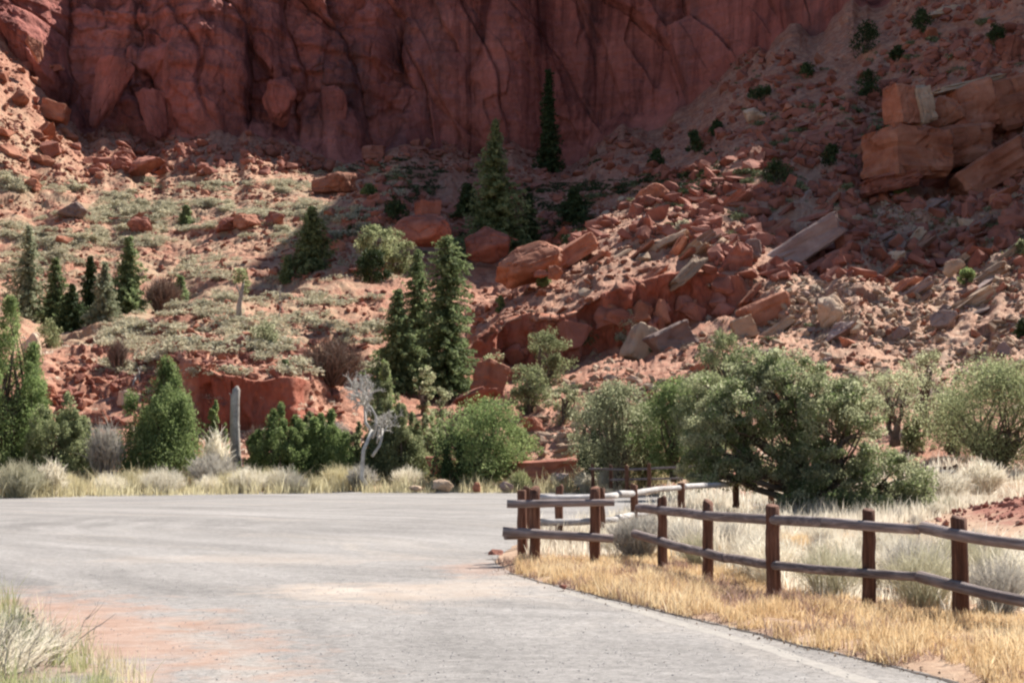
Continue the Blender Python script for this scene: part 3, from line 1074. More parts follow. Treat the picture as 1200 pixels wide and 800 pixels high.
B(772, 226, 54, 50, 'big orange boulder with a bright right face sitting on the ridge crest', 'rock_orange', d=147, rot=(8, -20, 25), seed=9, boxy=.55)
B(803, 238, 32, 26, 'smaller orange rock leaning against the big crest boulder', 'rock_orange', d=146, rot=(0, -20, 0), seed=10)
B(826, 212, 26, 18, 'knobbly red rock right of the big crest boulder', 'rock_red', d=150, seed=11)
B(620, 304, 90, 46, 'large smooth rounded red slab tilted above the ledge', 'rock_orange', d=124, rot=(0, -18, 10), seed=12, boxy=.4, rough=.03, depth=.8)
B(672, 293, 56, 26, 'long orange block with a lit end above the ledge', 'rock_orange', d=129, rot=(0, -32, 15), seed=13, boxy=.85)
B(650, 317, 18, 20, 'small upright knob of rock on the ledge crest', 'rock_orange', d=121, seed=14, boxy=.4)
B(636, 322, 22, 16, 'dark squat rock left of the small knob on the ledge crest', 'rock_red', d=121, seed=15)
B(501, 242, 28, 22, 'square red block perched on a shaded mound', 'rock_red', d=150, seed=16, boxy=.9, rot=(0, 0, 25))
B(492, 266, 76, 42, 'broad smooth red mound under the perched square block', 'rock_red', d=149, seed=17, boxy=.3, rough=.03)
B(570, 282, 58, 44, 'shaded round red boulder behind the tallest conifer', 'rock_red', d=152, seed=18, boxy=.4)
B(752, 398, 36, 46, 'pale pink upright angular block below the ledge', 'rock_cream', rot=(0, 22, 20), seed=19, boxy=.85)
B(787, 394, 52, 34, 'grey tilted slab right of the pale pink block', 'rock_grey', rot=(0, -28, 10), seed=20, boxy=.85)
B(940, 285, 108, 36, 'long grey slab tilted down the slope beneath the dark rocks', 'rock_grey', d=123, rot=(0, -34, 0), seed=21, boxy=.8, depth=.5)
B(862, 300, 44, 52, 'dark pointed red rock at the right end of the ledge', 'rock_red', d=118, seed=22, boxy=.4)
B(882, 290, 24, 30, 'black-shadowed rock beside the pointed one', 'rock_grey', d=119, seed=23)
B(972, 362, 44, 46, 'pale rounded upright boulder in the middle of the right slope', 'rock_tan', rot=(0, -30, 0), seed=24, boxy=.5)
B(896, 362, 56, 34, 'tan squared block with a sunlit top on the right slope', 'rock_orange', rot=(0, -24, 10), seed=25, boxy=.9)
B(872, 382, 28, 30, 'light grey squared rock below the tan block', 'rock_tan', rot=(0, -20, 0), seed=26, boxy=.85)
B(982, 386, 50, 22, 'low brown slab under the pale rounded boulder', 'rock_grey', rot=(0, -25, 0), seed=27)
B(1108, 372, 40, 30, 'charcoal-shaded slab pile on the right slope', 'rock_grey', rot=(0, -25, 15), seed=28)
B(1120, 312, 26, 34, 'leaning tan flake of rock by the bright green bush', 'rock_tan', rot=(0, -50, 0), seed=29, depth=.5)
B(1165, 318, 52, 20, 'long pale slab right of the bright green bush', 'rock_tan', rot=(0, -28, 0), seed=30)
B(1050, 300, 30, 22, 'cream block among yellowish rocks at the shade edge', 'rock_cream', rot=(0, -20, 0), seed=31)
B(1158, 196, 96, 44, 'tilted reddish slab below the cliff outcrop', 'rock_orange', d=139, rot=(0, -30, 0), seed=34, boxy=.7)
B(1188, 55, 44, 42, 'rounded red boulder high on the right slope by the frame edge', 'rock_red', seed=35, boxy=.5)
B(1106, 12, 40, 16, 'pale flat boulder at the very top of the right slope', 'rock_tan', seed=37)
B(885, 133, 34, 22, 'pale grey-topped rock at the foot of the shaded wall', 'rock_tan', seed=38)
B(576, 438, 38, 40, 'red-pink upright boulder with a bright right edge between the junipers', 'rock_orange', d=97, rot=(0, 18, 35), seed=39, boxy=.8)
B(556, 464, 56, 20, 'sloping dark red slab under the red-pink upright boulder', 'rock_red', d=95, rot=(0, -24, 0), seed=40)
B(518, 569, 27, 16, 'pale rounded roadside boulder by the dark junipers', 'rock_cream', d=67.2, seed=41, boxy=.4, sink=0)
B(558, 571, 12, 12, 'small pink roadside boulder right of the pale one', 'rock_orange', d=67.2, seed=42, boxy=.4, sink=0)
B(594, 570, 17, 13, 'grey roadside boulder behind the left end of the fence', 'rock_grey', d=67.2, seed=43, boxy=.4, sink=0)
B(632, 571, 18, 9, 'flat brown rock behind the fence at the road edge', 'rock_grey', d=67.4, seed=44, boxy=.5, sink=0)
B(487, 572, 15, 7, 'small white stone at the far road edge', 'rock_cream', d=67.2, seed=45, boxy=.4, sink=0)
B(640, 548, 92, 34, 'broad red rock slab with a sunlit top behind the roadside grass', 'rock_red', d=72, rot=(0, -3, 8), seed=46, boxy=.7)
B(655, 560, 26, 18, 'dark brown rock in front of the broad red slab', 'rock_grey', d=69.5, seed=47)
B(518, 545, 46, 30, 'dull red rock in the shade under the roadside juniper', 'rock_red', d=73, seed=48)
B(622, 498, 34, 30, 'orange block with a lit top right of the roadside juniper', 'rock_orange', d=86, rot=(0, 20, 20), seed=49)
B(648, 512, 46, 24, 'flat tan rock shelf right of the orange block', 'rock_tan', d=84, rot=(0, 8, 0), seed=50)
B(667, 526, 46, 16, 'long pale pink ledge rock above the broad red slab', 'rock_tan', d=78, rot=(0, -12, 0), seed=51)
B(152, 466, 26, 20, 'white-faced boulder on the red bank left of the conical juniper', 'rock_cream', rot=(0, 10, 30), seed=52, boxy=.8)
B(52, 455, 32, 20, 'smooth orange boulder on the bank behind the left bushes', 'rock_orange', seed=53, boxy=.4)
B(38, 402, 24, 34, 'tall yellowish rock beside the round dark bush', 'rock_cream', d=96, seed=54, boxy=.5)
B(112, 487, 34, 24, 'orange-pink block low on the bank between two junipers', 'rock_orange', seed=55)
B(1088, 520, 34, 12, 'flat grey rock on the bare orange soil', 'rock_tan', d=72, rot=(0, -6, 0), seed=56)
B(1132, 520, 34, 16, 'dark hollowed rock right of the flat grey one', 'rock_grey', d=72, seed=57)
B(1052, 480, 34, 20, 'pinkish rock half hidden behind the big juniper', 'rock_tan', d=82, seed=58)
B(905, 428, 30, 22, 'tan rock just above the big juniper crown', 'rock_tan', seed=59)
B(330, 470, 22, 16, 'orange knob on the rim of the red cut bank', 'rock_orange', d=90, seed=60, boxy=.4)
B(297, 441, 16, 12, 'small orange rock on top of the red cut bank', 'rock_orange', d=90, seed=61, boxy=.4)
B(124, 95, 50, 92, 'tall tilted buttress of shaded red rock leaning left', 'wall', d=229, rot=(0, 22, 0), seed=62, boxy=.6, depth=.7)
B(228, 96, 84, 120, 'largest round-shouldered buttress in the shaded cliff', 'wall', d=234, rot=(0, 4, 10), seed=63, boxy=.7, depth=.6)
B(330, 112, 50, 66, 'pear-shaped shaded rock hanging low on the cliff', 'wall', d=232, rot=(0, 5, 0), seed=64, boxy=.5, depth=.7)
B(178, 130, 40, 74, 'slim shaded pillar left of the largest buttress', 'wall', d=230, rot=(0, -5, 0), seed=65, boxy=.6, depth=.7)
B(280, 80, 40, 90, 'narrow shaded pillar right of the largest buttress', 'wall', d=236, seed=66, boxy=.6, depth=.7)
B(392, 120, 36, 60, 'shaded lump of rock at the right end of the buttresses', 'wall', d=236, seed=67, boxy=.5, depth=.7)
B(438, 178, 28, 18, 'lone red block on the shaded rubble under the cliff', 'rock_red', seed=68, boxy=.9)
B(38, 55, 26, 36, 'lit pinnacle of pale red rock at the upper left', 'rock_orange', d=224, seed=69, boxy=.5)
B(30, 135, 44, 36, 'pale sunlit fractured block at the top of the left talus', 'rock_orange', d=219, seed=70, boxy=.8)
B(66, 128, 34, 26, 'sunlit red block beside the fractured one, at the shadow edge', 'rock_orange', d=220, seed=71, boxy=.8, rot=(0, 14, 0))

# the stepped orange outcrop standing out of the right slope: one thing with its tiers
oc = empty('rock_outcrop', P(1075, 215, 139))
tag(oc, 'stepped orange cliff outcrop with a sunlit cream crown on the right slope', 'outcrop')


def tier(name, px, py, wpx, hpx, d, mat, rot, seed, boxy, depth, label=None):
    s = d / F
    V, Fc = block_arrays(2000 + seed, 11, .2, .045) if boxy > .7 else rock_arrays(2000 + seed, 4, boxy, 18, .04)
    V = V * np.array([wpx * s, wpx * s * depth, hpx * s])
    V = V @ rotm(*[R(a) for a in rot]).T + P(px, py, d) - np.array(oc.location)
    o = link(name, np_mesh(name, V, Fc), M[mat], oc)
    if label: o['label'] = label
    return o


tier('lower_tier', 1062, 180, 88, 64, 139, 'rock_orange', (0, -4, 24), 1, .93, .9)
tier('lower_tier', 1118, 176, 84, 54, 143, 'rock_orange', (0, -9, 12), 2, .9, .9)
tier('base_ledge', 1040, 216, 62, 22, 138, 'rock_red', (0, -12, 10), 3, .8, .9)
tier('crown_block', 1056, 126, 36, 52, 140, 'rock_orange', (0, -5, 30), 4, .9, 1.0)
tier('crown_block', 1078, 122, 26, 48, 140.5, 'rock_cream', (0, -14, 20), 7, .9, 1.2, 'cream sunlit crown block')
tier('crown_block', 1107, 134, 44, 44, 142, 'rock_orange', (0, 8, 20), 5, .6, .9)
tier('upper_block', 1140, 126, 50, 56, 145, 'rock_orange', (0, -14, 10), 6, .9, .9)
tier('upper_block', 1186, 124, 70, 62, 146, 'rock_orange', (0, -16, 8), 8, .9, .9)
tier('cap_slab', 1132, 101, 90, 9, 146, 'rock_cream', (0, -14, 10), 9, .95, .5, 'pale sunlit cap slab')

# scattered single rocks: (label, category, group, polygon boxes in the frame, materials, how many, size range in metres)
ZONES = [
    ('small red rock on the sunlit sage and talus slope under the shaded cliff', 'rocks on the sunlit talus under the cliff',
     [(0, 150, 90, 215), (90, 185, 430, 240), (0, 215, 430, 330), (390, 215, 470, 330)], ['rock_red', 'rock_orange', 'rock_orange'], 66, (0.6, 2.0)),
    ('broken orange boulder heaped at the sunlit top of the left talus', 'broken boulders at the top of the left talus',
     [(0, 70, 70, 210), (40, 140, 120, 215)], ['rock_orange', 'rock_red', 'rock_orange'], 34, (1.3, 4.2)),
    ('small orange rock on the red bank and bench behind the roadside junipers', 'rocks on the red bank behind the junipers',
     [(60, 400, 380, 500), (180, 345, 440, 430)], ['rock_orange', 'rock_red', 'rock_tan'], 26, (0.4, 1.0)),
    ('small tan rock strewn over the sunlit lower right slope', 'rocks on the sunlit lower right slope',
     [(830, 330, 1200, 470), (1000, 240, 1200, 340), (700, 400, 860, 480)], ['rock_tan', 'rock_tan', 'rock_orange', 'rock_grey'], 92, (0.5, 1.5)),
    ('small shaded red rock on the dim upper right slope', 'rocks on the shaded upper right slope',
     [(840, 60, 1200, 300), (1060, 0, 1200, 100)], ['rock_red', 'rock_grey', 'rock_orange'], 60, (0.7, 2.4)),
    ('small sunlit rock along the ridge crest above the ledge', 'rocks along the ridge crest',
     [(560, 330, 700, 384), (640, 230, 880, 340)], ['rock_orange', 'rock_tan'], 26, (0.5, 1.3)),
]
for label, group, boxes, mats, cnt, (s0, s1) in ZONES:
    area = np.array([(b_[2] - b_[0]) * (b_[3] - b_[1]) for b_ in boxes], float)
    k = 0; tries = 0
    while k < cnt and tries < cnt * 10:
        tries += 1
        bx = boxes[RNG.choice(len(boxes), p=area / area.sum())]
        h = ray(RNG.uniform(bx[0], bx[2]), RNG.uniform(bx[1], bx[3]))
        if h is None or h[1][2] < 0.25:
            continue
        sz = s0 + (s1 - s0) * RNG.random() ** 2.2
        o = link('rock', med_mesh(int(RNG.integers(len(MEDV))), mats[int(RNG.integers(len(mats)))]), None, loc=h[0] + np.array([0, 0, sz * 0.12]))
        o.scale = (sz * RNG.uniform(.8, 1.4), sz * RNG.uniform(.7, 1.1), sz * RNG.uniform(.45, .85))
        o.rotation_euler = (RNG.normal() * .25, -0.45 * (1 if 'right' in label or 'ridge' in label else 0.1) + RNG.normal() * .25, RNG.uniform(0, 6.28))
        tag(o, label, 'rock', group)
        k += 1


for k in range(40):
    px = RNG.uniform(552, 860); ytop = np.interp(px, [548, 620, 700, 790, 870], [396, 368, 346, 318, 314]); ybot = np.interp(px, [548, 620, 700, 790, 870], [452, 436, 412, 384, 356])
    h = ray(px, ytop + (ybot - ytop) * RNG.uniform(.35, 1.1), True)
    if h is None: continue
    sz = RNG.uniform(.7, 2.4)
    o = link('rock', med_mesh(int(RNG.integers(len(MEDV))), ('rock_red', 'rock_red', 'rock_orange')[int(RNG.integers(3))]), None, loc=h[0])
    o.scale = (sz * RNG.uniform(.7, 1.2), sz * RNG.uniform(.6, 1.0), sz * RNG.uniform(.6, 1.3)); o.rotation_euler = (RNG.normal() * .2, RNG.normal() * .25 - .1, RNG.uniform(0, 6.28))
    tag(o, 'red block broken from the face of the ledge', 'rock', 'blocks against the ledge face')


SLABS = [('long tilted slab on the sunlit lower right slope', 'tilted slabs on the sunlit right slope', [(830, 340, 1200, 440), (1000, 260, 1200, 350)], ['rock_tan', 'rock_grey', 'rock_tan', 'rock_orange'], 34),
         ('long tilted slab on the dim part of the right slope', 'tilted slabs on the shaded right slope', [(860, 180, 1020, 320), (1020, 230, 1200, 280)], ['rock_grey', 'rock_red', 'rock_orange'], 22),
         ('flat grey slab bedded between the ridge crest and the ledge', 'flat slabs above the ledge', [(650, 285, 830, 325), (700, 255, 840, 300)], ['rock_grey', 'rock_tan', 'rock_orange'], 16)]
SLAB_ME = {}
for label, group, boxes, mats, cnt in SLABS:
    area = np.array([(b_[2] - b_[0]) * (b_[3] - b_[1]) for b_ in boxes], float)
    for k in range(cnt):
        bx = boxes[RNG.choice(len(boxes), p=area / area.sum())]
        h = ray(RNG.uniform(bx[0], bx[2]), RNG.uniform(bx[1], bx[3]), True)
        if h is None: continue
        key = (int(RNG.integers(6)), mats[int(RNG.integers(len(mats)))])
        if key not in SLAB_ME:
            SLAB_ME[key] = np_mesh('slab', *block_arrays(3300 + key[0], 6, .42, .055)); SLAB_ME[key].materials.append(M[key[1]])
        o = link('slab', SLAB_ME[key], None, loc=h[0])
        L = RNG.uniform(1.6, 4.6) if 'flat' in label else RNG.uniform(1.2, 3.6)
        o.scale = (L, L * RNG.uniform(.35, .7), L * RNG.uniform(.14, .30))
        o.rotation_euler = (RNG.normal() * .15 - .15, R(-31) + RNG.normal() * .16, RNG.normal() * .35)
        tag(o, label, 'rock slab', group, 'thing')


# rubble too fine and too many to count
def rubble(name, label, mat, boxes, count, s0, s1, seed, tilt=0.0):
    rr = np.random.default_rng(seed)
    mb = MB()
    area = np.array([(b_[2] - b_[0]) * (b_[3] - b_[1]) for b_ in boxes], float); area /= area.sum()
    Vs = []; Fs = []; n0 = 0
    for i in range(count):
        bx = boxes[rr.choice(len(boxes), p=area)]
        px, py = rr.uniform(bx[0], bx[2]), rr.uniform(bx[1], bx[3])
        if vnoise(np.array([px / 45.0]), np.array([py / 16.0]), s=seed)[0] < rr.uniform(-.8, .5):
            continue
        h = ray(px, py, True)
        if h is None or h[0][1] < 70 or h[1][2] < .5:
            continue
        sz = s0 + (s1 - s0) * rr.random() ** 3
        V, Fc = SMALL[int(rr.integers(len(SMALL)))]
        V = V * np.array([sz * rr.uniform(.8, 1.5), sz * rr.uniform(.7, 1.1), sz * rr.uniform(.4, .9)])
        V = V @ rotm(rr.normal() * .35, -tilt + rr.normal() * .35, rr.uniform(0, 6.28)).T + h[0] + np.array([0, 0, sz * .1])
        Vs.append(V); Fs.append(Fc + n0); n0 += len(V)
    o = link(name, np_mesh(name, np.vstack(Vs), np.vstack(Fs)), M[mat])
    return tag(o, label, 'rubble', kind='stuff')


LEFT_T = [(0, 60, 110, 215), (0, 60, 110, 215), (0, 140, 90, 220), (90, 175, 440, 240), (0, 215, 470, 330), (180, 340, 450, 440), (60, 400, 400, 500)]
rubble('rubble', 'fine red rubble covering the sunlit talus under the cliff', 'rock_red', LEFT_T, 5200, .2, .8, 1)
rubble('rubble', 'fine orange and pink rubble covering the sunlit left slopes', 'rock_orange', LEFT_T, 4600, .18, .7, 2)
RIGHT_T = [(830, 330, 1200, 480), (980, 230, 1200, 340), (690, 390, 860, 500), (620, 440, 760, 540)]
rubble('rubble', 'fine tan rubble strewn over the lower right slope', 'rock_tan', RIGHT_T, 7000, .15, .75, 3, .4)
rubble('rubble', 'fine red rubble lying between the tan stones of the right slope', 'rock_orange', RIGHT_T, 2400, .15, .6, 4, .4)
rubble('rubble', 'fine dim rubble on the shaded slopes', 'rock_red', [(400, 150, 560, 280), (830, 60, 1200, 330), (1040, 0, 1200, 90), (560, 200, 860, 290)], 9000, .22, 1.9, 5, .3)
rubble('rubble', 'fine bright rubble along the ridge crest', 'rock_orange', [(548, 330, 700, 390), (640, 220, 880, 340)], 1100, .2, .8, 6, .35)

rubble('rubble', 'broken blocks heaped along the foot of the shaded cliff', 'rock_red', [(60, 120, 560, 205), (90, 150, 480, 200), (560, 150, 860, 205)], 2600, .4, 2.2, 7, .0)

# ------------------------------------------------------------------ trees
def place(px, base, d=None):
    """foot of a plant whose base shows at (px, base)"""
    if d is None:
        h = ray(px, base, True) if base < 560 else None
        if h is not None and h[0][1] > 64:
            return h[0], h[0][1]
        g = ground_pt(px, base)
        return g, g[1]
    p = P(px, base, d)
    z = drop(p[0], p[1])
    if z is not None and d > 64 and abs(z - p[2]) < 3.5:
        p[2] = z if z < p[2] + .4 else p[2]
    return p, d


def limb(mb, a, b, r0, r1, rng, sag=0.0, seg=6, n=6):
    t = np.linspace(0, 1, n)[:, None]
    a = np.asarray(a, float); b = np.asarray(b, float)
    L = np.linalg.norm(b - a)
    pts = a * (1 - t) + b * t + np.sin(t * math.pi) * np.array([rng.normal() * .08, rng.normal() * .08, sag]) * L
    pts[1:-1] += rng.normal(size=(n - 2, 3)) * L * 0.025
    mb.tube(pts, np.linspace(r0, r1, n), seg)
    return pts


def conifer(px, top, base, wpx, label, mat='spruce', d=None, seed=0, density=1.0, power=0.85, group=None, lean=0.0, name='conifer_tree', skirt=0.02, lopside=0.0):
    rng = np.random.default_rng(5000 + seed)
    p, d = place(px, base, d)
    H = max((base - top) * d / F, P(px, top, d)[2] - p[2]); Wd = wpx * d / F * 0.62
    root = tag(empty(name, p - np.array([0, 0, .12])), label, 'tree', group)
    tb = MB()
    tb.tube([(0, 0, 0), (lean * H * .5, 0, H * .5), (lean * H, 0, H * .98)], [max(.07, H * .022), H * .012, .012], 7)
    link('trunk', tb.mesh('trunk', True), M['bark'], root)
    ph0, ph1 = rng.random(2) * 6.28
    if lopside == 0: lopside = rng.uniform(-.28, .28)
    if skirt == .02: skirt = rng.uniform(.02, .08)
    tiers = int(18 + H * 1.7)
    pos = []; nr = []; up = []; ln = []; wd = []; tn = []
    lf = max(0.13, 3.0 * d / F)
    for k in range(tiers):
        t = skirt + (1 - skirt) * (k + rng.random() * .5) / tiers
        r = Wd * (1 - t) ** power * (0.80 + .35 * rng.random()) + 0.04 * H * (1 - t)
        if t < .10: r *= .72 + 2.8 * t
        nb = max(6, int(15 * density * (1 - .45 * t)))
        a0 = rng.random() * 6.28
        for j in range(nb):
            a = a0 + j * 6.283 / nb + rng.normal() * .25
            rl = r * rng.uniform(.5, 1.2) * (1 + .22 * math.sin(2 * a + ph0 + 5 * t) + .16 * math.sin(9 * t + ph1 + a))
            if rng.random() < .10: rl *= .45
            ns = max(3, int(rl / lf * 1.35))
            tt = (np.arange(ns) + rng.random(ns)) / ns
            rad = rl * (0.06 + .94 * tt)
            droop = -0.30 * rl * tt ** 1.3 + 0.12 * rl * tt ** 3
            z = H * t + droop + rng.normal(size=ns) * lf * .25
            c = np.stack([np.cos(a) * rad + lean * z, np.sin(a) * rad, z], 1)
            c[:, :2] += rng.normal(size=(ns, 2)) * lf * .35
            tone0 = rng.uniform(.25, .72)
            for rep in range(4):
                pos.append(c + rng.normal(size=(ns, 3)) * lf * .32)
                nr.append(unit(rng.normal(size=(ns, 3)) * .7 + np.array([np.cos(a) * .3, np.sin(a) * .3, .7])))
                up.append(np.array([np.cos(a), np.sin(a), -.35]) + rng.normal(size=(ns, 3)) * .45)
                ln.append(lf * rng.uniform(.9, 2.0, ns)); wd.append(lf * rng.uniform(.45, .9, ns))
                tn.append(np.clip(tone0 + .35 * (tt - .5) + rng.normal(size=ns) * .13, 0, 1))
    V, Fc, T = cards(np.vstack(pos), unit(np.vstack(nr)), np.vstack(up), np.concatenate(ln), np.concatenate(wd), np.concatenate(tn))
    # leader
    link('crown', np_mesh('crown', V, Fc, T), M[mat], root)
    return root


def juniper(px, top, base, wpx, label, mat='juniper', d=None, seed=0, shape='round', clumps=60, per=90, leaf=None, crown_base=0.08, lean=0.0, group=None, name='juniper_tree', dense=1.0, stems=3, csize=0.15):
    rng = np.random.default_rng(7000 + seed)
    p, d = place(px, base, d)
    H = max((base - top) * d / F, P(px, top, d)[2] - p[2]); Wd = wpx * d / F
    leaf = leaf or max(0.07, 2.4 * d / F)
    root = tag(empty(name, p - np.array([0, 0, .08])), label, 'tree', group)
    C = []; Rr = []
    guard = 0
    if shape in ('cone', 'dome'):
        nsp = 7 if shape == 'cone' else 10
        SPI = [(0.0, 0.0, 1.0, .34)] if shape == 'cone' else [(rng.uniform(-.12, .12), 0, 1.0, .22)]
        for k in range(nsp):
            a = k * 6.283 / nsp + rng.normal() * .3; q = rng.uniform(.16, .36)
            SPI.append((math.cos(a) * q, math.sin(a) * q, (1 - q * (1.0 if shape == 'cone' else .6)) * rng.uniform(.78, 1.08), rng.uniform(.16, .26)))
        wts = np.array([s_[2] * s_[3] ** 1.3 for s_ in SPI]); wts /= wts.sum()
        for _ in range(int(clumps * 1.9)):
            sx, sy, sh, sr = SPI[int(rng.choice(len(SPI), p=wts))]
            t = rng.random() ** 1.15
            r = sr * (1 - t) ** .8 * math.sqrt(rng.uniform(.1, 1))
            a = rng.random() * 6.28
            z = H * sh * (crown_base * .3 + (1 - crown_base * .3) * t * .95) + .04 * H
            C.append(np.array([(sx * (1 - .15 * t) + math.cos(a) * r) * Wd + lean * z, (sy + math.sin(a) * r) * Wd, z]))
            Rr.append(Wd * .105 * rng.uniform(.6, 1.2) * (1.1 - .65 * t))
        clumps = len(C)
    while len(C) < clumps and guard < clumps * 40:
        guard += 1
        t = rng.random() ** .9
        if shape == 'cone':
            r = .54 * (1 - t) ** .62 * (1 if t > .06 else .85 + 2.5 * t)
        elif shape == 'dome':
            r = .5 * math.sqrt(max(0, 1 - t ** 2.2)) * (1 if t > .15 else .75 + 1.6 * t)
        else:
            r = .5 * math.sqrt(max(0, 1 - (2 * t - 1) ** 2)) ** .8
        a = rng.random() * 6.28
        q = math.sqrt(rng.uniform(.15, 1))
        rad = r * q * (0.84 + .24 * math.sin(3 * a + seed) * math.cos(5 * t + seed * 1.7) + .1 * rng.normal())
        z = H * (crown_base + (1 - crown_base) * t * .95)
        c = np.array([math.cos(a) * rad * Wd + lean * z, math.sin(a) * rad * Wd * .9, z])
        C.append(c)
        Rr.append(Wd * csize * rng.uniform(.6, 1.25) * (1 if shape != 'cone' else (1.05 - .6 * t)))
    C = np.array(C); Rr = np.array(Rr)
    tb = MB()
    for s_ in range(stems):
        a = rng.random() * 6.28
        tipi = C[int(rng.integers(len(C)))] * np.array([.5, .5, .8])
        tr = limb(tb, (math.cos(a) * .05 * Wd, math.sin(a) * .05 * Wd, 0), tipi, .035 * H + .04, .02 * H, rng, n=7)
        for _ in range(max(4, clumps // (stems * 4))):
            c = C[int(rng.integers(len(C)))]
            limb(tb, tr[int(rng.integers(2, 6))], c, .014 * H + .01, .006, rng, seg=5, n=5)
    link('trunk', tb.mesh('trunk', True), M['bark'], root)
    V, Fc, T = leaf_cloud(rng, C, Rr, int(per * dense * (.8 if shape in ('cone', 'dome') else 1)), leaf, .9 if shape in ('cone', 'dome') else .5, squash=1.35 if shape in ('cone', 'dome') else .8)
    link('crown', np_mesh('crown', V, Fc, T), M[mat], root)
    return root


def shrub(px, top, base, wpx, label, mat='dark_shrub', d=None, seed=0, n=22, per=70, name='shrub', cat='shrub', group=None, leaf=None, twigs=True):
    rng = np.random.default_rng(9000 + seed)
    p, d = place(px, base, d)
    H = (base - top) * d / F; Wd = wpx * d / F
    leaf = leaf or max(.06, 2.3 * d / F)
    a = rng.random(n) * 6.28; q = np.sqrt(rng.random(n)); t = rng.random(n)
    rad = .5 * Wd * q * np.sqrt(np.clip(1 - t ** 2, .05, 1)) * .85
    C = np.stack([np.cos(a) * rad, np.sin(a) * rad, H * (.12 + .72 * t)], 1)
    V, Fc, T = leaf_cloud(rng, C, np.full(n, .5 * min(Wd, H * 1.3) * .42) * rng.uniform(.6, 1.2, n), per, leaf, .5)
    root = tag(empty(name, p - np.array([0, 0, .05])), label, cat, group)
    link('foliage', np_mesh('foliage', V, Fc, T), M[mat], root)
    tb = MB()
    for i in range(0, n, 2):
        limb(tb, (rng.normal() * .03, rng.normal() * .03, 0), C[i], .02 + .012 * H, .006, rng, seg=4, n=4)
    link('stems', tb.mesh('stems'), M['bark'], root)
    return root


def twig_bush(px, top, base, wpx, label, mat='grey_twig', d=None, seed=0, n=260, name='bare_bush', width=None, spread=.9, cat='shrub', group=None, kids=5):
    """leafless bush of many forked thin stems, one mesh"""
    rng = np.random.default_rng(9500 + seed)
    p, d = place(px, base, d)
    H = (base - top) * d / F; Wd = wpx * d / F
    w0 = width or max(.010, .45 * d / F)
    V, Fc, T = stems_arrays(rng, n, H, Wd, w0, spread, kids)
    return tag(link(name, np_mesh(name, V, Fc, T), M[mat], loc=p - np.array([0, 0, .03])), label, cat, group)


def stems_arrays(rng, n, H, Wd, w0, spread=.9, kids=5):
    """flat-bladed forked stems: each a bent strip of two quads, with side twigs"""
    a = rng.random(n) * 6.28; q = np.sqrt(rng.random(n))
    foot = np.stack([np.cos(a) * q * Wd * .16, np.sin(a) * q * Wd * .16, np.zeros(n)], 1)
    hh = H * np.sqrt(np.clip(1 - (q * .8) ** 2, .05, 1)) * rng.uniform(.55, 1.05, n)
    a2 = a + rng.normal(size=n) * .35
    tip = np.stack([np.cos(a2) * q * Wd * .5 * spread, np.sin(a2) * q * Wd * .5 * spread, hh], 1)
    mid = foot * .45 + tip * .55 + rng.normal(size=(n, 3)) * H * .05 + np.array([0, 0, H * .06])
    A = [foot, mid]; Bm = [mid, tip]; W = [np.full(n, w0 * 1.3), np.full(n, w0)]; W2 = [np.full(n, w0), np.full(n, w0 * .3)]
    tone = rng.uniform(.15, .9, n); TN = [tone, tone]
    for k in range(kids):
        t = rng.uniform(.1, .95, n)[:, None]
        s0 = mid * (1 - t) + tip * t
        dr = unit((tip - mid)) * .7 + rng.normal(size=(n, 3)) * .5 + np.array([0, 0, .35])
        e0 = s0 + unit(dr) * (H * rng.uniform(.10, .30, n))[:, None]
        A.append(s0); Bm.append(e0); W.append(np.full(n, w0 * .75)); W2.append(np.full(n, w0 * .25)); TN.append(np.clip(tone + rng.normal(size=n) * .12, 0, 1))
    A = np.vstack(A); Bm = np.vstack(Bm); W = np.concatenate(W)[:, None]; W2 = np.concatenate(W2)[:, None]; TN = np.concatenate(TN)
    sdv_ = unit(np.cross(unit(Bm - A), rng.normal(size=A.shape)))
    V = np.stack([A - sdv_ * W, A + sdv_ * W, Bm + sdv_ * W2, Bm - sdv_ * W2], 1).reshape(-1, 3)
    return V, np.arange(len(V)).reshape(-1, 4), np.repeat(TN, 4)


# --- conifers
CG = None
conifer(580, 138, 268, 84, 'tall dark conifer deep in the cliff shadow with a sunlit tip', 'spruce', d=158, seed=1, density=1.2)
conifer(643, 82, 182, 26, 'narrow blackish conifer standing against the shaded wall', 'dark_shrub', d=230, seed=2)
conifer(523, 272, 462, 74, 'tallest green conifer in the middle, right one of the trio', 'spruce', d=106, seed=3, density=1.5, power=.45)
conifer(489, 288, 444, 62, 'middle conifer of the trio, behind the shorter front one', 'spruce', d=110, seed=4, power=.6, density=1.3)
conifer(466, 335, 460, 66, 'shorter front conifer on the left of the trio', 'spruce', d=103, seed=5, density=1.4, power=.65)
conifer(365, 240, 318, 46, 'bushy round-topped conifer on the slope below the sage', 'spruce', seed=6, density=1.2, power=.5)
conifer(337, 300, 330, 16, 'very small dark conifer left of the bushy round-topped one', 'spruce', seed=7)
conifer(150, 276, 368, 40, 'tall green conifer on the right of the left-hand grove', 'spruce', d=131, seed=8, power=.75, density=1.2)
conifer(122, 306, 378, 40, 'pale grey-green conifer in the middle of the left-hand grove', 'spruce_pale', d=125, seed=9)
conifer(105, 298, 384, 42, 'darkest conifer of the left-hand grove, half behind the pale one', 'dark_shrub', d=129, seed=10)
conifer(64, 300, 372, 44, 'mid green conifer at the left of the grove', 'spruce', d=131, seed=11)
conifer(32, 264, 366, 56, 'tall hazy pale conifer at the far left of the grove', 'spruce_pale', d=134, seed=12, density=.8)
conifer(84, 335, 390, 46, 'low dark conifer filling the gap in the left-hand grove', 'dark_shrub', d=126, seed=13)
conifer(211, 323, 356, 22, 'small lone conifer right of the grove', 'spruce', seed=14)
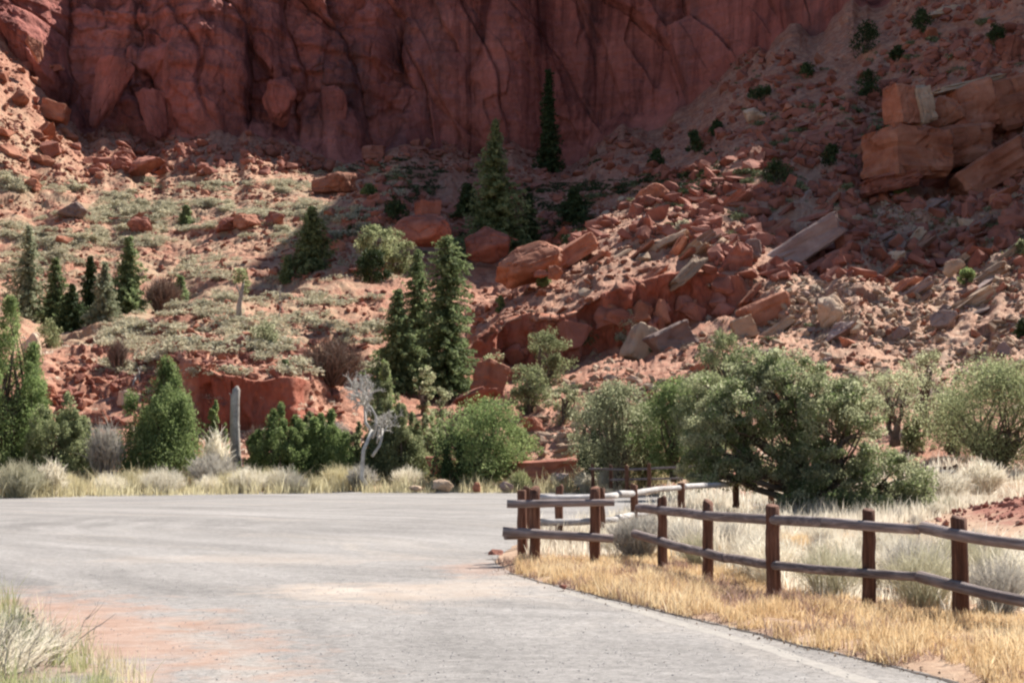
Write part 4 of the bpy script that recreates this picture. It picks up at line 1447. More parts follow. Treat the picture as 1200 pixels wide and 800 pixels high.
conifer(218, 241, 264, 15, 'tiny lone conifer up on the sage slope', 'spruce', seed=15)
conifer(450, 420, 470, 40, 'pointed green juniper top above the white bare tree', 'juniper_green', d=92, seed=16, name='conifer_tree')
conifer(334, 420, 446, 16, 'small green conifer on the rim of the red cut bank', 'spruce', d=92, seed=17)
conifer(1198, 372, 432, 34, 'dark conifer cut off by the right edge', 'dark_shrub', d=98, seed=18, power=.6)
conifer(620, 226, 270, 26, 'small dark conifer beside the big shaded one', 'dark_shrub', d=160, seed=19)
conifer(672, 222, 262, 40, 'dark bushy conifer in the shaded hollow behind the ridge', 'dark_shrub', d=165, seed=20, power=.5)
conifer(548, 214, 250, 30, 'dim bushy conifer left of the big shaded one', 'dark_shrub', d=162, seed=21, power=.5)

# --- junipers and pinyons
J = juniper
J(440, 264, 312, 54, 'grey-green juniper with a dark notch above the trio of conifers', 'juniper', d=122, seed=1, clumps=50, per=100)
J(466, 270, 320, 44, 'pale ragged juniper right behind the trio of conifers', 'juniper', d=125, seed=2, clumps=40, per=80)
J(437, 292, 330, 46, 'dark round juniper at the lower left of the ragged pair', 'dark_shrub', d=116, seed=3, clumps=40, per=100)
J(640, 383, 438, 62, 'round bushy juniper at the foot of the ledge', 'juniper', d=100, seed=4, clumps=46, per=95)
J(618, 428, 486, 58, 'dark round juniper below the one at the ledge foot', 'juniper', d=92, seed=5, clumps=46, per=95)
J(580, 408, 440, 44, 'thin pale juniper tucked under the left end of the ledge', 'juniper_grey', d=106, seed=6, clumps=22, per=50)
J(497, 426, 458, 30, 'small round yellowish-green bush at the foot of the conifer trio', 'juniper_grey', d=98, seed=7, clumps=20, per=70)
J(515, 452, 488, 36, 'low yellow-green bush below the tallest conifer', 'juniper_grey', d=93, seed=8, clumps=20, per=60)
J(194, 424, 562, 150, 'conical dark green juniper by the road left of the grey snag', 'juniper_green', d=73, seed=9, shape='cone', clumps=210, per=150, csize=.17)
J(8, 346, 572, 140, 'tallest juniper, cut off by the left edge', 'juniper_green', d=72, seed=10, shape='cone', clumps=210, per=140, csize=.17)
J(70, 460, 572, 108, 'broad ragged juniper between the tallest and the conical ones', 'juniper', d=71, seed=11, shape='dome', clumps=150, per=130)
J(328, 472, 563, 88, 'low dark juniper just right of the grey snag', 'juniper_green', d=73, seed=12, shape='dome', clumps=130, per=130)
J(386, 482, 563, 98, 'low dark green juniper left of the white bare tree', 'juniper_green', d=74, seed=13, shape='dome', clumps=130, per=130)
J(448, 424, 560, 72, 'narrow leaning juniper behind the white bare tree', 'juniper', d=75, seed=14, shape='cone', clumps=130, per=120, lean=.03)
J(474, 464, 560, 74, 'olive juniper right of the white bare tree', 'juniper', d=74, seed=15, shape='dome', clumps=110, per=120)
J(566, 466, 571, 128, 'spreading fresh green juniper by the roadside boulders', 'juniper_green', d=71, seed=16, shape='round', clumps=150, per=125, crown_base=.08)
J(528, 500, 568, 60, 'shaded low juniper left of the spreading fresh green one', 'dark_shrub', d=70.5, seed=17, shape='dome', clumps=50, per=80)
J(724, 446, 556, 106, 'grey-green juniper with bare branches left of the green pinyon', 'juniper_grey', d=66, seed=18, clumps=130, per=120, crown_base=.1)
J(792, 444, 560, 98, 'fresh green pinyon behind the big juniper', 'juniper_green', d=64, seed=19, clumps=140, per=130, crown_base=.06)
J(690, 456, 550, 56, 'small ragged grey-green juniper above the broad red slab', 'juniper_grey', d=70, seed=20, clumps=46, per=70)
J(846, 386, 520, 70, 'dark green tree crown rising behind the left of the big juniper', 'juniper', d=60, seed=21, clumps=60, per=100, crown_base=.3)
J(1072, 470, 530, 48, 'small yellow-green bush right of the big juniper', 'juniper', d=66, seed=23, shape='dome', clumps=40, per=80)
J(1086, 414, 500, 56, 'spindly small tree with a thin dark trunk on the right slope', 'juniper_grey', d=72, seed=24, clumps=26, per=60, crown_base=.45)
J(1172, 422, 549, 168, 'broad juniper at the right edge with a dark underside', 'juniper', d=58, seed=25, clumps=190, per=135, crown_base=.12)
J(1050, 430, 520, 90, 'thin grey-green juniper behind the big juniper', 'juniper_grey', d=64, seed=26, clumps=44, per=70, crown_base=.3)

J(252, 468, 560, 40, 'slim bright green juniper between the conical one and the grey snag', 'juniper_green', d=76, seed=40, shape='cone', clumps=60, per=120)
J(358, 486, 563, 66, 'dense dark juniper between the two low ones right of the snag', 'juniper', d=76, seed=41, shape='dome', clumps=90, per=120)
J(302, 500, 562, 46, 'small dark juniper close against the grey snag', 'juniper_green', d=74, seed=42, shape='dome', clumps=60, per=110)
J(416, 494, 562, 50, 'dark juniper directly behind the white bare tree', 'juniper', d=76, seed=43, shape='dome', clumps=70, per=110)
J(502, 482, 562, 56, 'pale olive juniper between the leaning one and the boulders', 'juniper_grey', d=77, seed=44, shape='dome', clumps=70, per=110)
J(548, 492, 562, 60, 'dusky juniper behind the spreading fresh green one', 'juniper', d=77, seed=45, clumps=70, per=100)
J(606, 500, 556, 52, 'thin fresh green juniper right of the spreading one', 'juniper_green', d=76, seed=46, clumps=50, per=90)
J(660, 452, 500, 44, 'pale small juniper on the rocks below the ledge', 'juniper_grey', d=88, seed=47, clumps=36, per=70)
J(758, 464, 556, 70, 'dark juniper between the grey-green one and the green pinyon', 'juniper', d=67, seed=48, clumps=80, per=110)
J(700, 492, 560, 60, 'low shaded juniper at the left end of the far fence', 'dark_shrub', d=68, seed=49, shape='dome', clumps=60, per=100)
J(34, 430, 572, 70, 'olive juniper crowding the tallest one at the left edge', 'juniper', d=73, seed=50, shape='cone', clumps=120, per=120)
J(104, 486, 570, 48, 'ragged grey-green juniper beside the tall pale bare bush', 'juniper_grey', d=74, seed=51, shape='dome', clumps=60, per=100)
J(-30, 470, 574, 70, 'dark juniper mostly cut off by the left edge', 'juniper', d=66, seed=52, shape='dome', clumps=60, per=100)
J(826, 436, 540, 90, 'tall dark juniper between the green pinyon and the big juniper', 'juniper', d=58, seed=53, clumps=110, per=110, crown_base=.1)
J(1118, 456, 530, 70, 'grey-green juniper joining the broad right-edge one', 'juniper_grey', d=64, seed=54, clumps=70, per=100)

# the big juniper: several leaning limbs with their own masses of foliage
bg_p, bg_d = ground_pt(965, 607), 41.0
big = tag(empty('juniper_tree', (bg_p[0], 41.0, verge_z(np.array([bg_p[0]]), np.array([41.0]))[0][0] - .05)), 'largest juniper, sprawling behind the rail fence with limbs reaching left', 'tree')
rng = np.random.default_rng(4242)
s41 = 41.0 / F
tb = MB()
MASSES = [  # px, py of the centre, half width, half height in px, depth offset, clumps
    (988, 514, 62, 60, -.4, 110), (1040, 566, 46, 42, -.7, 80), (960, 478, 60, 42, .2, 84), (905, 462, 58, 40, .6, 76),
    (866, 486, 50, 44, .3, 66), (838, 518, 42, 42, 0., 56), (905, 525, 44, 40, .4, 56), (1000, 466, 40, 28, .6, 40), (972, 575, 46, 34, -.8, 60),
    (920, 432, 44, 24, 1.0, 34), (818, 553, 30, 18, -.2, 24), (1066, 588, 26, 22, -.5, 30), (845, 460, 36, 26, .9, 30), (880, 425, 34, 20, 1.3, 18),
    (935, 588, 26, 18, -.6, 22), (856, 546, 42, 22, .0, 34), (945, 545, 40, 36, -.2, 46), (1015, 594, 58, 20, -.9, 54), (896, 556, 34, 16, .2, 22)]
C = []; Rr = []; TC = []
base_c = np.array(big.location)
for (mx, my, hw, hh, dy, nn_) in MASSES:
    ctr = P(mx, my, 41.0 + dy) - base_c
    mt_ = rng.uniform(-.22, .22)
    nn_ = int(nn_ * .85)
    st_ = np.array([rng.normal() * .12, rng.normal() * .12, .02])
    knee = st_ * .5 + ctr * np.array([.35, .35, .42])
    p1_ = limb(tb, st_, knee, .15, .10, rng, n=5)
    p2_ = limb(tb, knee, ctr, .10, .045, rng, n=6)
    for i in range(nn_):
        v = unit(rng.normal(size=3)) * rng.uniform(.35, 1.0) ** .6
        c = ctr + v * np.array([hw * s41, 1.0, hh * s41])
        if c[2] < .12: c[2] = .12 + rng.random() * .2
        C.append(c); Rr.append(rng.uniform(.11, .30)); TC.append(np.clip(.45 + mt_ + .16 * rng.normal(), .05, .95))
        if i % 3 == 0:
            limb(tb, p2_[int(rng.integers(1, 6))], c, .028, .008, rng, seg=5, n=4)
link('trunk', tb.mesh('trunk', True), M['bark'], big)
V, Fc, T = leaf_cloud(rng, np.array(C), np.array(Rr), 118, .058, .6, tone_c=np.array(TC), squash=.75)
link('crown', np_mesh('crown', V, Fc, T), M['juniper_grey'], big)
V, Fc, T = leaf_cloud(rng, np.array(C)[::2], np.array(Rr)[::2] * 1.1, 95, .052, .7, tone_c=np.array(TC)[::2], squash=.75)
link('crown', np_mesh('crown', V, Fc, T), M['juniper_green'], big)

# --- dark shrubs on the shaded slopes
S = shrub
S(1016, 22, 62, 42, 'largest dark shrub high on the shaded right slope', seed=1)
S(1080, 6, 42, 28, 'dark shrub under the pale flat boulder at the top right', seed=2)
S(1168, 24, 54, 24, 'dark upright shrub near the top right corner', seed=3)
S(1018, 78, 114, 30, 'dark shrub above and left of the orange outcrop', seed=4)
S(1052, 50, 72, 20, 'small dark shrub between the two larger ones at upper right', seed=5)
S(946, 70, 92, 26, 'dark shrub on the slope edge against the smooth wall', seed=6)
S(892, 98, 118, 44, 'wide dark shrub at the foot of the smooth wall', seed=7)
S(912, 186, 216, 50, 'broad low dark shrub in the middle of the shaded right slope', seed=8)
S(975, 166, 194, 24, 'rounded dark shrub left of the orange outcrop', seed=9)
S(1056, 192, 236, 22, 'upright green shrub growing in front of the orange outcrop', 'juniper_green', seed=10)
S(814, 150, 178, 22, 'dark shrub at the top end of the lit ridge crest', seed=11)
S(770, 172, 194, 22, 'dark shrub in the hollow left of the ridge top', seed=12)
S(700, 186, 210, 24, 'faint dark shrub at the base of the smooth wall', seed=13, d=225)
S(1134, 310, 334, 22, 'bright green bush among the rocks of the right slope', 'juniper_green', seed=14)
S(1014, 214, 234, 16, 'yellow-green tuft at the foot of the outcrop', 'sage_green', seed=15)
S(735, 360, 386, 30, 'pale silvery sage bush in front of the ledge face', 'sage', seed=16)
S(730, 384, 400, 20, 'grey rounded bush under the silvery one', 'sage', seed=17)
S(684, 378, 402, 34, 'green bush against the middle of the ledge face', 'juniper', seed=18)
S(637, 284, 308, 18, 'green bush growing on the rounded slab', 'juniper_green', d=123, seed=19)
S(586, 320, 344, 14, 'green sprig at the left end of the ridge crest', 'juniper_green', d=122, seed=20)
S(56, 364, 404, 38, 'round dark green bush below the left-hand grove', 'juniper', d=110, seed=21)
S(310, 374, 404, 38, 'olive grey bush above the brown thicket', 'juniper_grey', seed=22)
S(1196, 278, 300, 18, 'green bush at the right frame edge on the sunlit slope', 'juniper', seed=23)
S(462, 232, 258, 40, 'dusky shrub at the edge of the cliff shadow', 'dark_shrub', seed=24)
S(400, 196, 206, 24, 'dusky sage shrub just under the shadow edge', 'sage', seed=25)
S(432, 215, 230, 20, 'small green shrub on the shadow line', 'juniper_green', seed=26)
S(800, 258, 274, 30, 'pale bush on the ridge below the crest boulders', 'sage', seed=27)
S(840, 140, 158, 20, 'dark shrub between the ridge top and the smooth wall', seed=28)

# --- bare and grey bushes
T_ = twig_bush
T_(388, 402, 456, 90, 'large reddish-brown leafless thicket above the cut bank', 'brown_twig', d=97, seed=1, n=420)
T_(350, 410, 452, 50, 'smaller brown leafless thicket at the left of the large one', 'brown_twig', d=98, seed=2, n=260)
T_(192, 316, 362, 50, 'tan-brown leafless bush right of the left-hand grove', 'brown_twig', d=132, seed=3, n=260)
T_(138, 396, 436, 26, 'dark brown bare bush in the gully of the red bank', 'brown_twig', seed=4, n=160)
T_(380, 456, 482, 70, 'tangled grey dead brush right of the cut bank', 'grey_twig', d=86, seed=5, n=260)
T_(300, 490, 530, 34, 'wispy tan bush against the foot of the cut bank', 'brown_twig', d=80, seed=6, n=140)
T_(122, 495, 566, 44, 'tall pale bare bush between two roadside junipers', 'grey_twig', d=70, seed=7, n=240)
T_(250, 530, 572, 70, 'low pale grey bush left of the grey snag', 'grey_twig', d=69.5, seed=8, n=300)
T_(254, 506, 568, 30, 'pale straw-coloured bush at the foot of the snag', 'pale_brush', d=71, seed=9, n=200)
T_(424, 540, 570, 40, 'grey brush around the foot of the white bare tree', 'grey_twig', d=70, seed=10, n=260)
T_(22, 540, 584, 70, 'pale green-grey brush at the far left road edge', 'sage', d=60.5, seed=11, n=320)
T_(60, 540, 580, 40, 'pale straw brush beside the left road edge', 'pale_brush', d=62, seed=12, n=220)
T_(610, 545, 574, 30, 'yellow-green tuft behind the left end of the fence', 'green_blade', d=68, seed=13, n=220)
T_(720, 540, 574, 44, 'pale bushy tuft before the far fence', 'pale_brush', d=66, seed=14, n=220)
T_(690, 548, 574, 40, 'low tan tuft at the left end of the far fence', 'pale_brush', d=67, seed=15, n=200)
T_(1100, 546, 590, 90, 'large rounded pale grey bush right of the big juniper', 'pale_brush', d=44, seed=16, n=420)
T_(1150, 538, 578, 70, 'pale grey bush before the broad right-edge juniper', 'pale_brush', d=47, seed=17, n=380)

# --- snags and the white bare tree
rng = np.random.default_rng(77)


def bare_tree(px, top, base, d, label, mat, seed, spread, r0, levels=4, nb=3, name='bare_tree', lean=(0, 0)):
    rg = np.random.default_rng(seed)
    p, d = place(px, base, d)
    H = (base - top) * d / F
    mb = MB(); mt = MB()
    root = tag(empty(name, p - np.array([0, 0, .08])), label, 'tree')

    def grow(a, dr, L, r, lev):
        b = a + dr * L
        limb(mt if lev == levels else mb, a, b, r, r * .62, rg, seg=6 if lev > 2 else 4, n=4)
        if lev == 0: return
        for _ in range(nb + (lev < levels)):
            nd = unit(dr + rg.normal(size=3) * spread + np.array([0, 0, .10]))
            grow(a + (b - a) * rg.uniform(.45, 1.0), nd, L * rg.uniform(.45, .72), r * .62, lev - 1)
    grow(np.zeros(3), unit(np.array([lean[0], lean[1], 1.0])), H * .6, r0, levels)
    link('trunk', mt.mesh('trunk', True), M[mat], root)
    link('branches', mb.mesh('branches', True), M[mat], root)
    return root


bare_tree(436, 440, 566, 69.5, 'bone-white leafless tree with a forked crown by the road', 'white_wood', 8, .52, .115, 5, 3)
bare_tree(158, 420, 470, 92, 'pale dead branch standing in the gully of the red bank', 'dead_wood', 5, .35, .10, 2, 2, 'dead_tree')
bare_tree(326, 338, 376, None, 'thin bare grey sapling on the bench right of the tufted snag', 'dead_wood', 6, .5, .05, 3, 2, 'dead_tree')

p, d = place(275, 556, 74)
sn = tag(empty('dead_snag', p), 'broken grey snag trunk standing before the red cut bank', 'dead tree')
mb = MB()
H = (556 - 446) * 74 / F
mb.tube([(0.10, 0, -.05), (.03, 0, H * .25), (-.03, .02, H * .6), (-.02, 0, H * .85), (.04, 0, H * .96), (.08, .02, H)], [.30, .24, .21, .20, .17, .04], 9)
link('trunk', mb.mesh('trunk', True), M['dead_wood'], sn)
mb = MB()
limb(mb, (-.02, 0, H * .8), (-.28, 0, H * .92), .05, .02, rng); limb(mb, (0, 0, H * .5), (.25, -.1, H * .58), .04, .015, rng)
link('stub', mb.mesh('stub', True), M['dead_wood'], sn)

p, d = place(281, 375, None)
tr = tag(empty('snag_tree', p), 'twisted half-dead tree with a dark tufted top on the bench', 'tree')
H = 60 * d / F
mb = MB()
mb.tube([(-.1, 0, -.1), (-.05, 0, H * .3), (.12, 0, H * .55), (.25, 0, H * .8)], [.22, .17, .13, .06], 8)
limb(mb, (0, 0, H * .45), (-.3, .1, H * .75), .09, .03, rng)
link('trunk', mb.mesh('trunk', True), M['dead_wood'], tr)
C = np.array([[.25, 0, H * .86], [.1, .1, H * .96], [-.15, 0, H * .95], [.45, 0, H * .72], [.3, .2, H * .6], [-.3, .1, H * .8], [0, -.1, H * .8]])
V, Fc, T = leaf_cloud(rng, C, np.full(7, .32), 60, .17, .4)
link('crown', np_mesh('crown', V, Fc, T), M['juniper'], tr)

# --- sage on the slopes: single bushes, and the rest as ground cover
SAGE_V = []
for i in range(8):
    rg = np.random.default_rng(600 + i)
    n_ = 9
    a = rg.random(n_) * 6.28; q = np.sqrt(rg.random(n_))
    C = np.stack([np.cos(a) * q * .42, np.sin(a) * q * .42, .16 + .3 * rg.random(n_) * (1 - q * .5)], 1)
    C = np.vstack([C, [[0, 0, .2], [0, 0, .2]]])
    SAGE_V.append(leaf_cloud(rg, C, np.append(rg.uniform(.17, .28, n_), [.36, .36]), 28, .13, .7))
SAGE_ME = {}
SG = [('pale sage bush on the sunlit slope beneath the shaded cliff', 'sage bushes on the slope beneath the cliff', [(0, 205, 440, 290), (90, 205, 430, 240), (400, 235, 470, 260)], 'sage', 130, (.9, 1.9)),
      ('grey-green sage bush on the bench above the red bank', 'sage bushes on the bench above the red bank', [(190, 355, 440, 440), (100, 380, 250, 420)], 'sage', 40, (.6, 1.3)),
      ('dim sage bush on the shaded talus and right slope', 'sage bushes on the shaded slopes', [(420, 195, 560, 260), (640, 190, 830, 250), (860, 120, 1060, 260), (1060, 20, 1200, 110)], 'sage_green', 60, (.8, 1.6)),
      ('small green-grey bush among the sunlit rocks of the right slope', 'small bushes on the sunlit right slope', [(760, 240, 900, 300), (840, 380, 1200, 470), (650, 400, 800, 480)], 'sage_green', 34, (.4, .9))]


def patchy(px, py, s):
    return vnoise(np.array([px / 60.0]), np.array([py / 11.0]), s=s)[0] + .5 * vnoise(np.array([px / 22.0]), np.array([py / 6.0]), s=s + 3)[0]


for zi, (label, group, boxes, mat, cnt, (s0, s1)) in enumerate(SG):
    area = np.array([(b_[2] - b_[0]) * (b_[3] - b_[1]) for b_ in boxes], float); area /= area.sum()
    k = 0; tries = 0
    while k < cnt and tries < cnt * 14:
        tries += 1
        bx = boxes[RNG.choice(len(boxes), p=area)]
        px, py = RNG.uniform(bx[0], bx[2]), RNG.uniform(bx[1], bx[3])
        if patchy(px, py, 300) < .05: continue
        h = ray(px, py, True)
        if h is None or h[1][2] < .35: continue
        vi = int(RNG.integers(8))
        if (vi, mat) not in SAGE_ME:
            SAGE_ME[(vi, mat)] = np_mesh('sagebrush', *SAGE_V[vi])
            SAGE_ME[(vi, mat)].materials.append(M[mat])
        o = link('sagebrush', SAGE_ME[(vi, mat)], None, loc=h[0] - np.array([0, 0, .06]))
        sc = s0 + (s1 - s0) * RNG.random() ** 1.5
        o.scale = (sc * RNG.uniform(.9, 1.5), sc, sc * RNG.uniform(.7, 1.0)); o.rotation_euler = (0, 0, RNG.uniform(0, 6.28))
        tag(o, label, 'sage bush', group)
        k += 1


def cover(name, label, mat, boxes, count, s0, s1, seed, thr):
    rr = np.random.default_rng(seed)
    area = np.array([(b_[2] - b_[0]) * (b_[3] - b_[1]) for b_ in boxes], float); area /= area.sum()
    Vs = []; Fs = []; Ts = []; n0 = 0
    for i in range(count):
        bx = boxes[rr.choice(len(boxes), p=area)]
        px, py = rr.uniform(bx[0], bx[2]), rr.uniform(bx[1], bx[3])
        if patchy(px, py, 300) < thr: continue
        h = ray(px, py, True)
        if h is None or h[0][1] < 68 or h[1][2] < .3: continue
        V, Fc, T = SAGE_V[int(rr.integers(8))]
        V = V.reshape(-1, 4, 3)[rr.integers(0, 3)::3].reshape(-1, 3)
        T = T.reshape(-1, 4)[:len(V) // 4].ravel()
        sz = s0 + (s1 - s0) * rr.random() ** 2
        a = rr.random() * 6.28
        V = V @ rotm(0, 0, a).T * np.array([sz * 1.25, sz, sz * .75]) + h[0] - np.array([0, 0, .05])
        Vs.append(V); Fs.append(np.arange(len(V)).reshape(-1, 4) + n0); Ts.append(T); n0 += len(V)
    o = link(name, np_mesh(name, np.vstack(Vs), np.vstack(Fs), np.concatenate(Ts)), M[mat])
    return tag(o, label, 'ground cover', kind='stuff')


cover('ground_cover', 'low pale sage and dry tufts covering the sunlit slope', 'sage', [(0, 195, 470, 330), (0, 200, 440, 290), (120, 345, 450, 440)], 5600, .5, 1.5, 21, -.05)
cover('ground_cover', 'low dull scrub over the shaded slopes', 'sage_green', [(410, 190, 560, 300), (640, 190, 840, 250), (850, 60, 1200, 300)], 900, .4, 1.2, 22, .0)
cover('ground_cover', 'scattered dry tufts over the lower slopes behind the road', 'pale_brush', [(0, 380, 470, 560), (640, 430, 1200, 555)], 1300, .2, .6, 23, -.1)

cover('ground_cover', 'dark scrub over the shaded hollow under the cliff', 'dark_shrub', [(400, 185, 560, 290), (560, 215, 700, 290), (640, 180, 860, 230)], 1500, .5, 1.5, 24, -.15)  # scrub spread thick and dark, also to deepen the shade in the hollow

# ------------------------------------------------------------------ fences
def fence_post(px, top, base, d, parent, r=.075, seed=0):
    a = P(px, base, d); b = P(px, top, d)
    a[2] -= .18
    L = b[2] - a[2]
    rg = np.random.default_rng(seed)
    mb = MB()
    n = 8
    t = np.linspace(0, 1, n)
    pts = np.stack([rg.normal(size=n) * .004, rg.normal(size=n) * .004, L * t], 1)
    rad = r * (1.05 - .10 * t + rg.normal(size=n) * .02)
    pts = np.vstack([pts, [[0, 0, L + .012]]]); rad = np.append(rad, r * .82)
    mb.tube(pts, rad, 12)
    me_ = mb.mesh('post', True)
    o = link('post', me_, M['post'], parent, loc=a - np.array(parent.location))
    o.rotation_euler = (rg.normal() * .012, rg.normal() * .012, rg.uniform(0, 6.28))
    return o


def fence_rail(pts, parent, mat='rail', r=.052, seed=0):
    """log rail through world points; its own z axis runs along it"""
    pts = np.array(pts, float)
    a, b = pts[0], pts[-1]
    ax = unit(b - a)
    q = Vector(ax).to_track_quat('Z', 'Y')
    Mi = np.array(q.to_matrix()).T
    L = np.concatenate([[0], np.cumsum(np.linalg.norm(np.diff(pts, axis=0), axis=1))])
    k = max(6, int(L[-1] / .18))
    tq = np.linspace(0, L[-1], k)
    P_ = np.stack([np.interp(tq, L, pts[:, c]) for c in range(3)], 1)
    for _ in range(3):
        P_[1:-1] = .25 * P_[:-2] + .5 * P_[1:-1] + .25 * P_[2:]
    rg = np.random.default_rng(seed)
    loc = (P_ - a) @ Mi.T
    loc[:, :2] += .006 * np.stack([fbm(tq * 1.3 + seed, tq * 0, o=2, s=1), fbm(tq * 1.3 + seed, tq * 0 + 9, o=2, s=2)], 1)
    rad = r * (1.08 - .16 * np.linspace(0, 1, k) + .03 * fbm(tq * 2.5 + seed * 3, tq * 0, o=2, s=4))
    mb = MB()
    mb.tube(loc, rad, 12)
    o = link('rail', mb.mesh('rail', True), M[mat], parent, loc=a - np.array(parent.location))
    o.rotation_euler = q.to_euler()
    return o


FA = [(777, 583, 666, 24.3), (829, 588, 681, 21.6), (907, 593, 698, 19.0), (1018, 598, 702, 18.0), (1127, 607, 728, 16.7), (1262, 612, 752, 15.2)]
PD = [(f[0], f[3]) for f in FA]


def dep(px, off=-.14):
    xs_ = [q[0] for q in PD]; ds = [q[1] for q in PD]
    if px < xs_[0]:
        return ds[0] + (xs_[0] - px) * (ds[0] - ds[1]) / (xs_[1] - xs_[0]) + off
    return float(np.interp(px, xs_, ds)) + off


fa = tag(empty('rail_fence', P(1018, 702, 18.0)), 'long two-rail log fence with brown posts running along the dry verge', 'fence')
for i, f in enumerate(FA):
    fence_post(f[0], f[1], f[2], f[3], fa, r=.082 if i in (2, 4) else .072, seed=30 + i)


def railpx(seq, parent, seed, r=.05, off=-.135, mat='rail'):
    return fence_rail([P(x, y, dep(x, off)) for x, y in seq], parent, mat, r, seed)


railpx([(749, 595), (790, 599), (829, 604), (907, 609), (965, 612)], fa, 1, .062)
railpx([(966, 612), (1018, 616), (1076, 620)], fa, 2, .055, -.130)
railpx([(744, 625), (790, 639), (829, 648), (851, 654)], fa, 3, .062)
railpx([(849, 653), (907, 662), (1018, 672), (1077, 675.5)], fa, 4, .052, -.132)
railpx([(1081, 618), (1127, 628), (1200, 638), (1290, 648)], fa, 5, .056)
railpx([(1078, 675), (1127, 688), (1200, 705), (1290, 722)], fa, 6, .056)

fb = tag(empty('rail_fence', P(660, 653, 25.0)), 'short front fence section of two log rails at the verge corner', 'fence')
fence_post(627, 573, 654, 25.0, fb, .080, 41)
fence_post(697, 572, 654, 25.0, fb, .078, 42)
fence_post(612.5, 575, 649, 25.6, fb, .072, 43)
fence_rail([P(594, 590, 24.85), P(627, 590, 24.85), P(660, 589.5, 24.86), P(720, 588.5, 24.86)], fb, 'rail', .056, 7)
fence_rail([P(589, 622.5, 24.84), P(640, 626, 24.84), P(697, 629.5, 24.84), P(718, 631, 24.86)], fb, 'rail', .068, 8)
fence_rail([P(592, 628, 25.15), P(612, 628, 25.3), P(625, 627, 25.4)], fb, 'rail', .05, 9)

fc = tag(empty('rail_fence', P(703, 612, 29.8)), 'rear fence of pale white rails bending round behind the short section', 'fence')
for i, (px, top, base, d) in enumerate([(617.5, 572, 642, 28.5), (655, 570, 640, 29.8), (704, 572, 634, 29.6), (743, 568, 608, 33.0), (798, 566, 602, 37.0), (862, 560, 586, 41.6), (904, 558, 586, 44.0)]):
    fence_post(px, top, base, d, fc, .075 if d < 35 else .082, 50 + i)
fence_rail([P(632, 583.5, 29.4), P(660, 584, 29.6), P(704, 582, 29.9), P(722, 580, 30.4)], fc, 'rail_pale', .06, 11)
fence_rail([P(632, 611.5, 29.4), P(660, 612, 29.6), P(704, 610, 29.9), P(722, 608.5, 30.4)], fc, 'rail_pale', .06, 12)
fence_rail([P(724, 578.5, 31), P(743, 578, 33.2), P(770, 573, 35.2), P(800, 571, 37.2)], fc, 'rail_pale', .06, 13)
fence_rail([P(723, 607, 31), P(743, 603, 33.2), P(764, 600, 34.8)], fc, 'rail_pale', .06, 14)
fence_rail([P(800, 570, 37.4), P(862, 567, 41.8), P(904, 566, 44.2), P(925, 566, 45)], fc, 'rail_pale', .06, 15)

fd = tag(empty('rail_fence', P(760, 571, 62.0)), 'far thin brown fence across the turning area in front of the junipers', 'fence')
for i, (px, top, base, d) in enumerate([(695, 544, 566, 64), (716, 545, 566, 63.5), (735, 546, 572, 61), (761, 543, 570, 60), (840, 542, 566, 60), (922, 543, 566, 60)]):
    fence_post(px, top, base, d, fd, .07, 60 + i)
for k_, (seq) in enumerate([[(690, 549), (735, 550)], [(735, 550), (800, 547), (860, 547)], [(860, 547), (925, 548)], [(716, 562), (761, 561), (800, 560)], [(800, 560), (925, 562)]]):
    fence_rail([P(x, y, 60.6 if x > 735 else 62) for x, y in seq], fd, 'rail', .04, 20 + k_)
fe = tag(empty('rail_fence', P(1097, 560, 55.0)), 'low far fence stub with one white rail right of the big juniper', 'fence')
for i, (px, top, base, d) in enumerate([(1097, 547, 562, 55), (1119, 545, 558, 56)]):
    fence_post(px, top, base, d, fe, .10, 70 + i)
fence_rail([P(1074, 550, 55), P(1122, 548, 55.6)], fe, 'post', .06, 31)
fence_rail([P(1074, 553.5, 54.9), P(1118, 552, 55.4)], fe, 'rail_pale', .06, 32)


# ------------------------------------------------------------------ grasses
def blades(rng, foot, h, w, lean=.35, wind=(0, 0)):
    n = len(foot)
    a = rng.random(n) * 6.28
    sd_ = np.stack([np.cos(a), np.sin(a), np.zeros(n)], 1)
    b = rng.random(n) * 6.28
    ln = np.abs(rng.normal(size=n)) * lean
    off = np.stack([np.cos(b) * ln + wind[0], np.sin(b) * ln + wind[1], np.ones(n)], 1)
    h = h[:, None]; w = w[:, None]
    mid = foot + off * h * .55 * np.array([.6, .6, 1]); tip = foot + off * h
    V = np.stack([foot - sd_ * w, foot + sd_ * w, mid + sd_ * w * .8, mid - sd_ * w * .8, tip + sd_ * w * .15, tip - sd_ * w * .15], 1).reshape(-1, 3)
    i = np.arange(n)[:, None] * 6
    Fc = np.stack([i + np.array([[0, 1, 2, 3]]), i + np.array([[3, 2, 4, 5]])], 1).reshape(-1, 4)
    return V, Fc


def grass_field(name, label, mat, pts, z, h0, h1, wd, seed, tone_s=1.2, lean=.35, hscale=1.0):
    rng = np.random.default_rng(seed)
    n = len(pts)
    foot = np.column_stack([pts, z])
    h = rng.uniform(h0, h1, n) * np.clip(0.85 + 1.0 * fbm(pts[:, 0] / .28, pts[:, 1] / .28, o=2, s=seed) + .7 * fbm(pts[:, 0] / 1.4, pts[:, 1] / 1.4, o=2, s=seed + 2), .25, 1.9)
    h = h * hscale
    V, Fc = blades(rng, foot, h, rng.uniform(.6, 1.2, n) * wd, lean)
    tone = np.clip(.5 + .45 * fbm(pts[:, 0] / tone_s, pts[:, 1] / tone_s, o=3, s=seed + 5) + rng.normal(size=n) * .18, 0, 1)
    o = link(name, np_mesh(name, V, Fc, np.repeat(tone, 6)), M[mat])
    return tag(o, label, 'grass', kind='stuff')


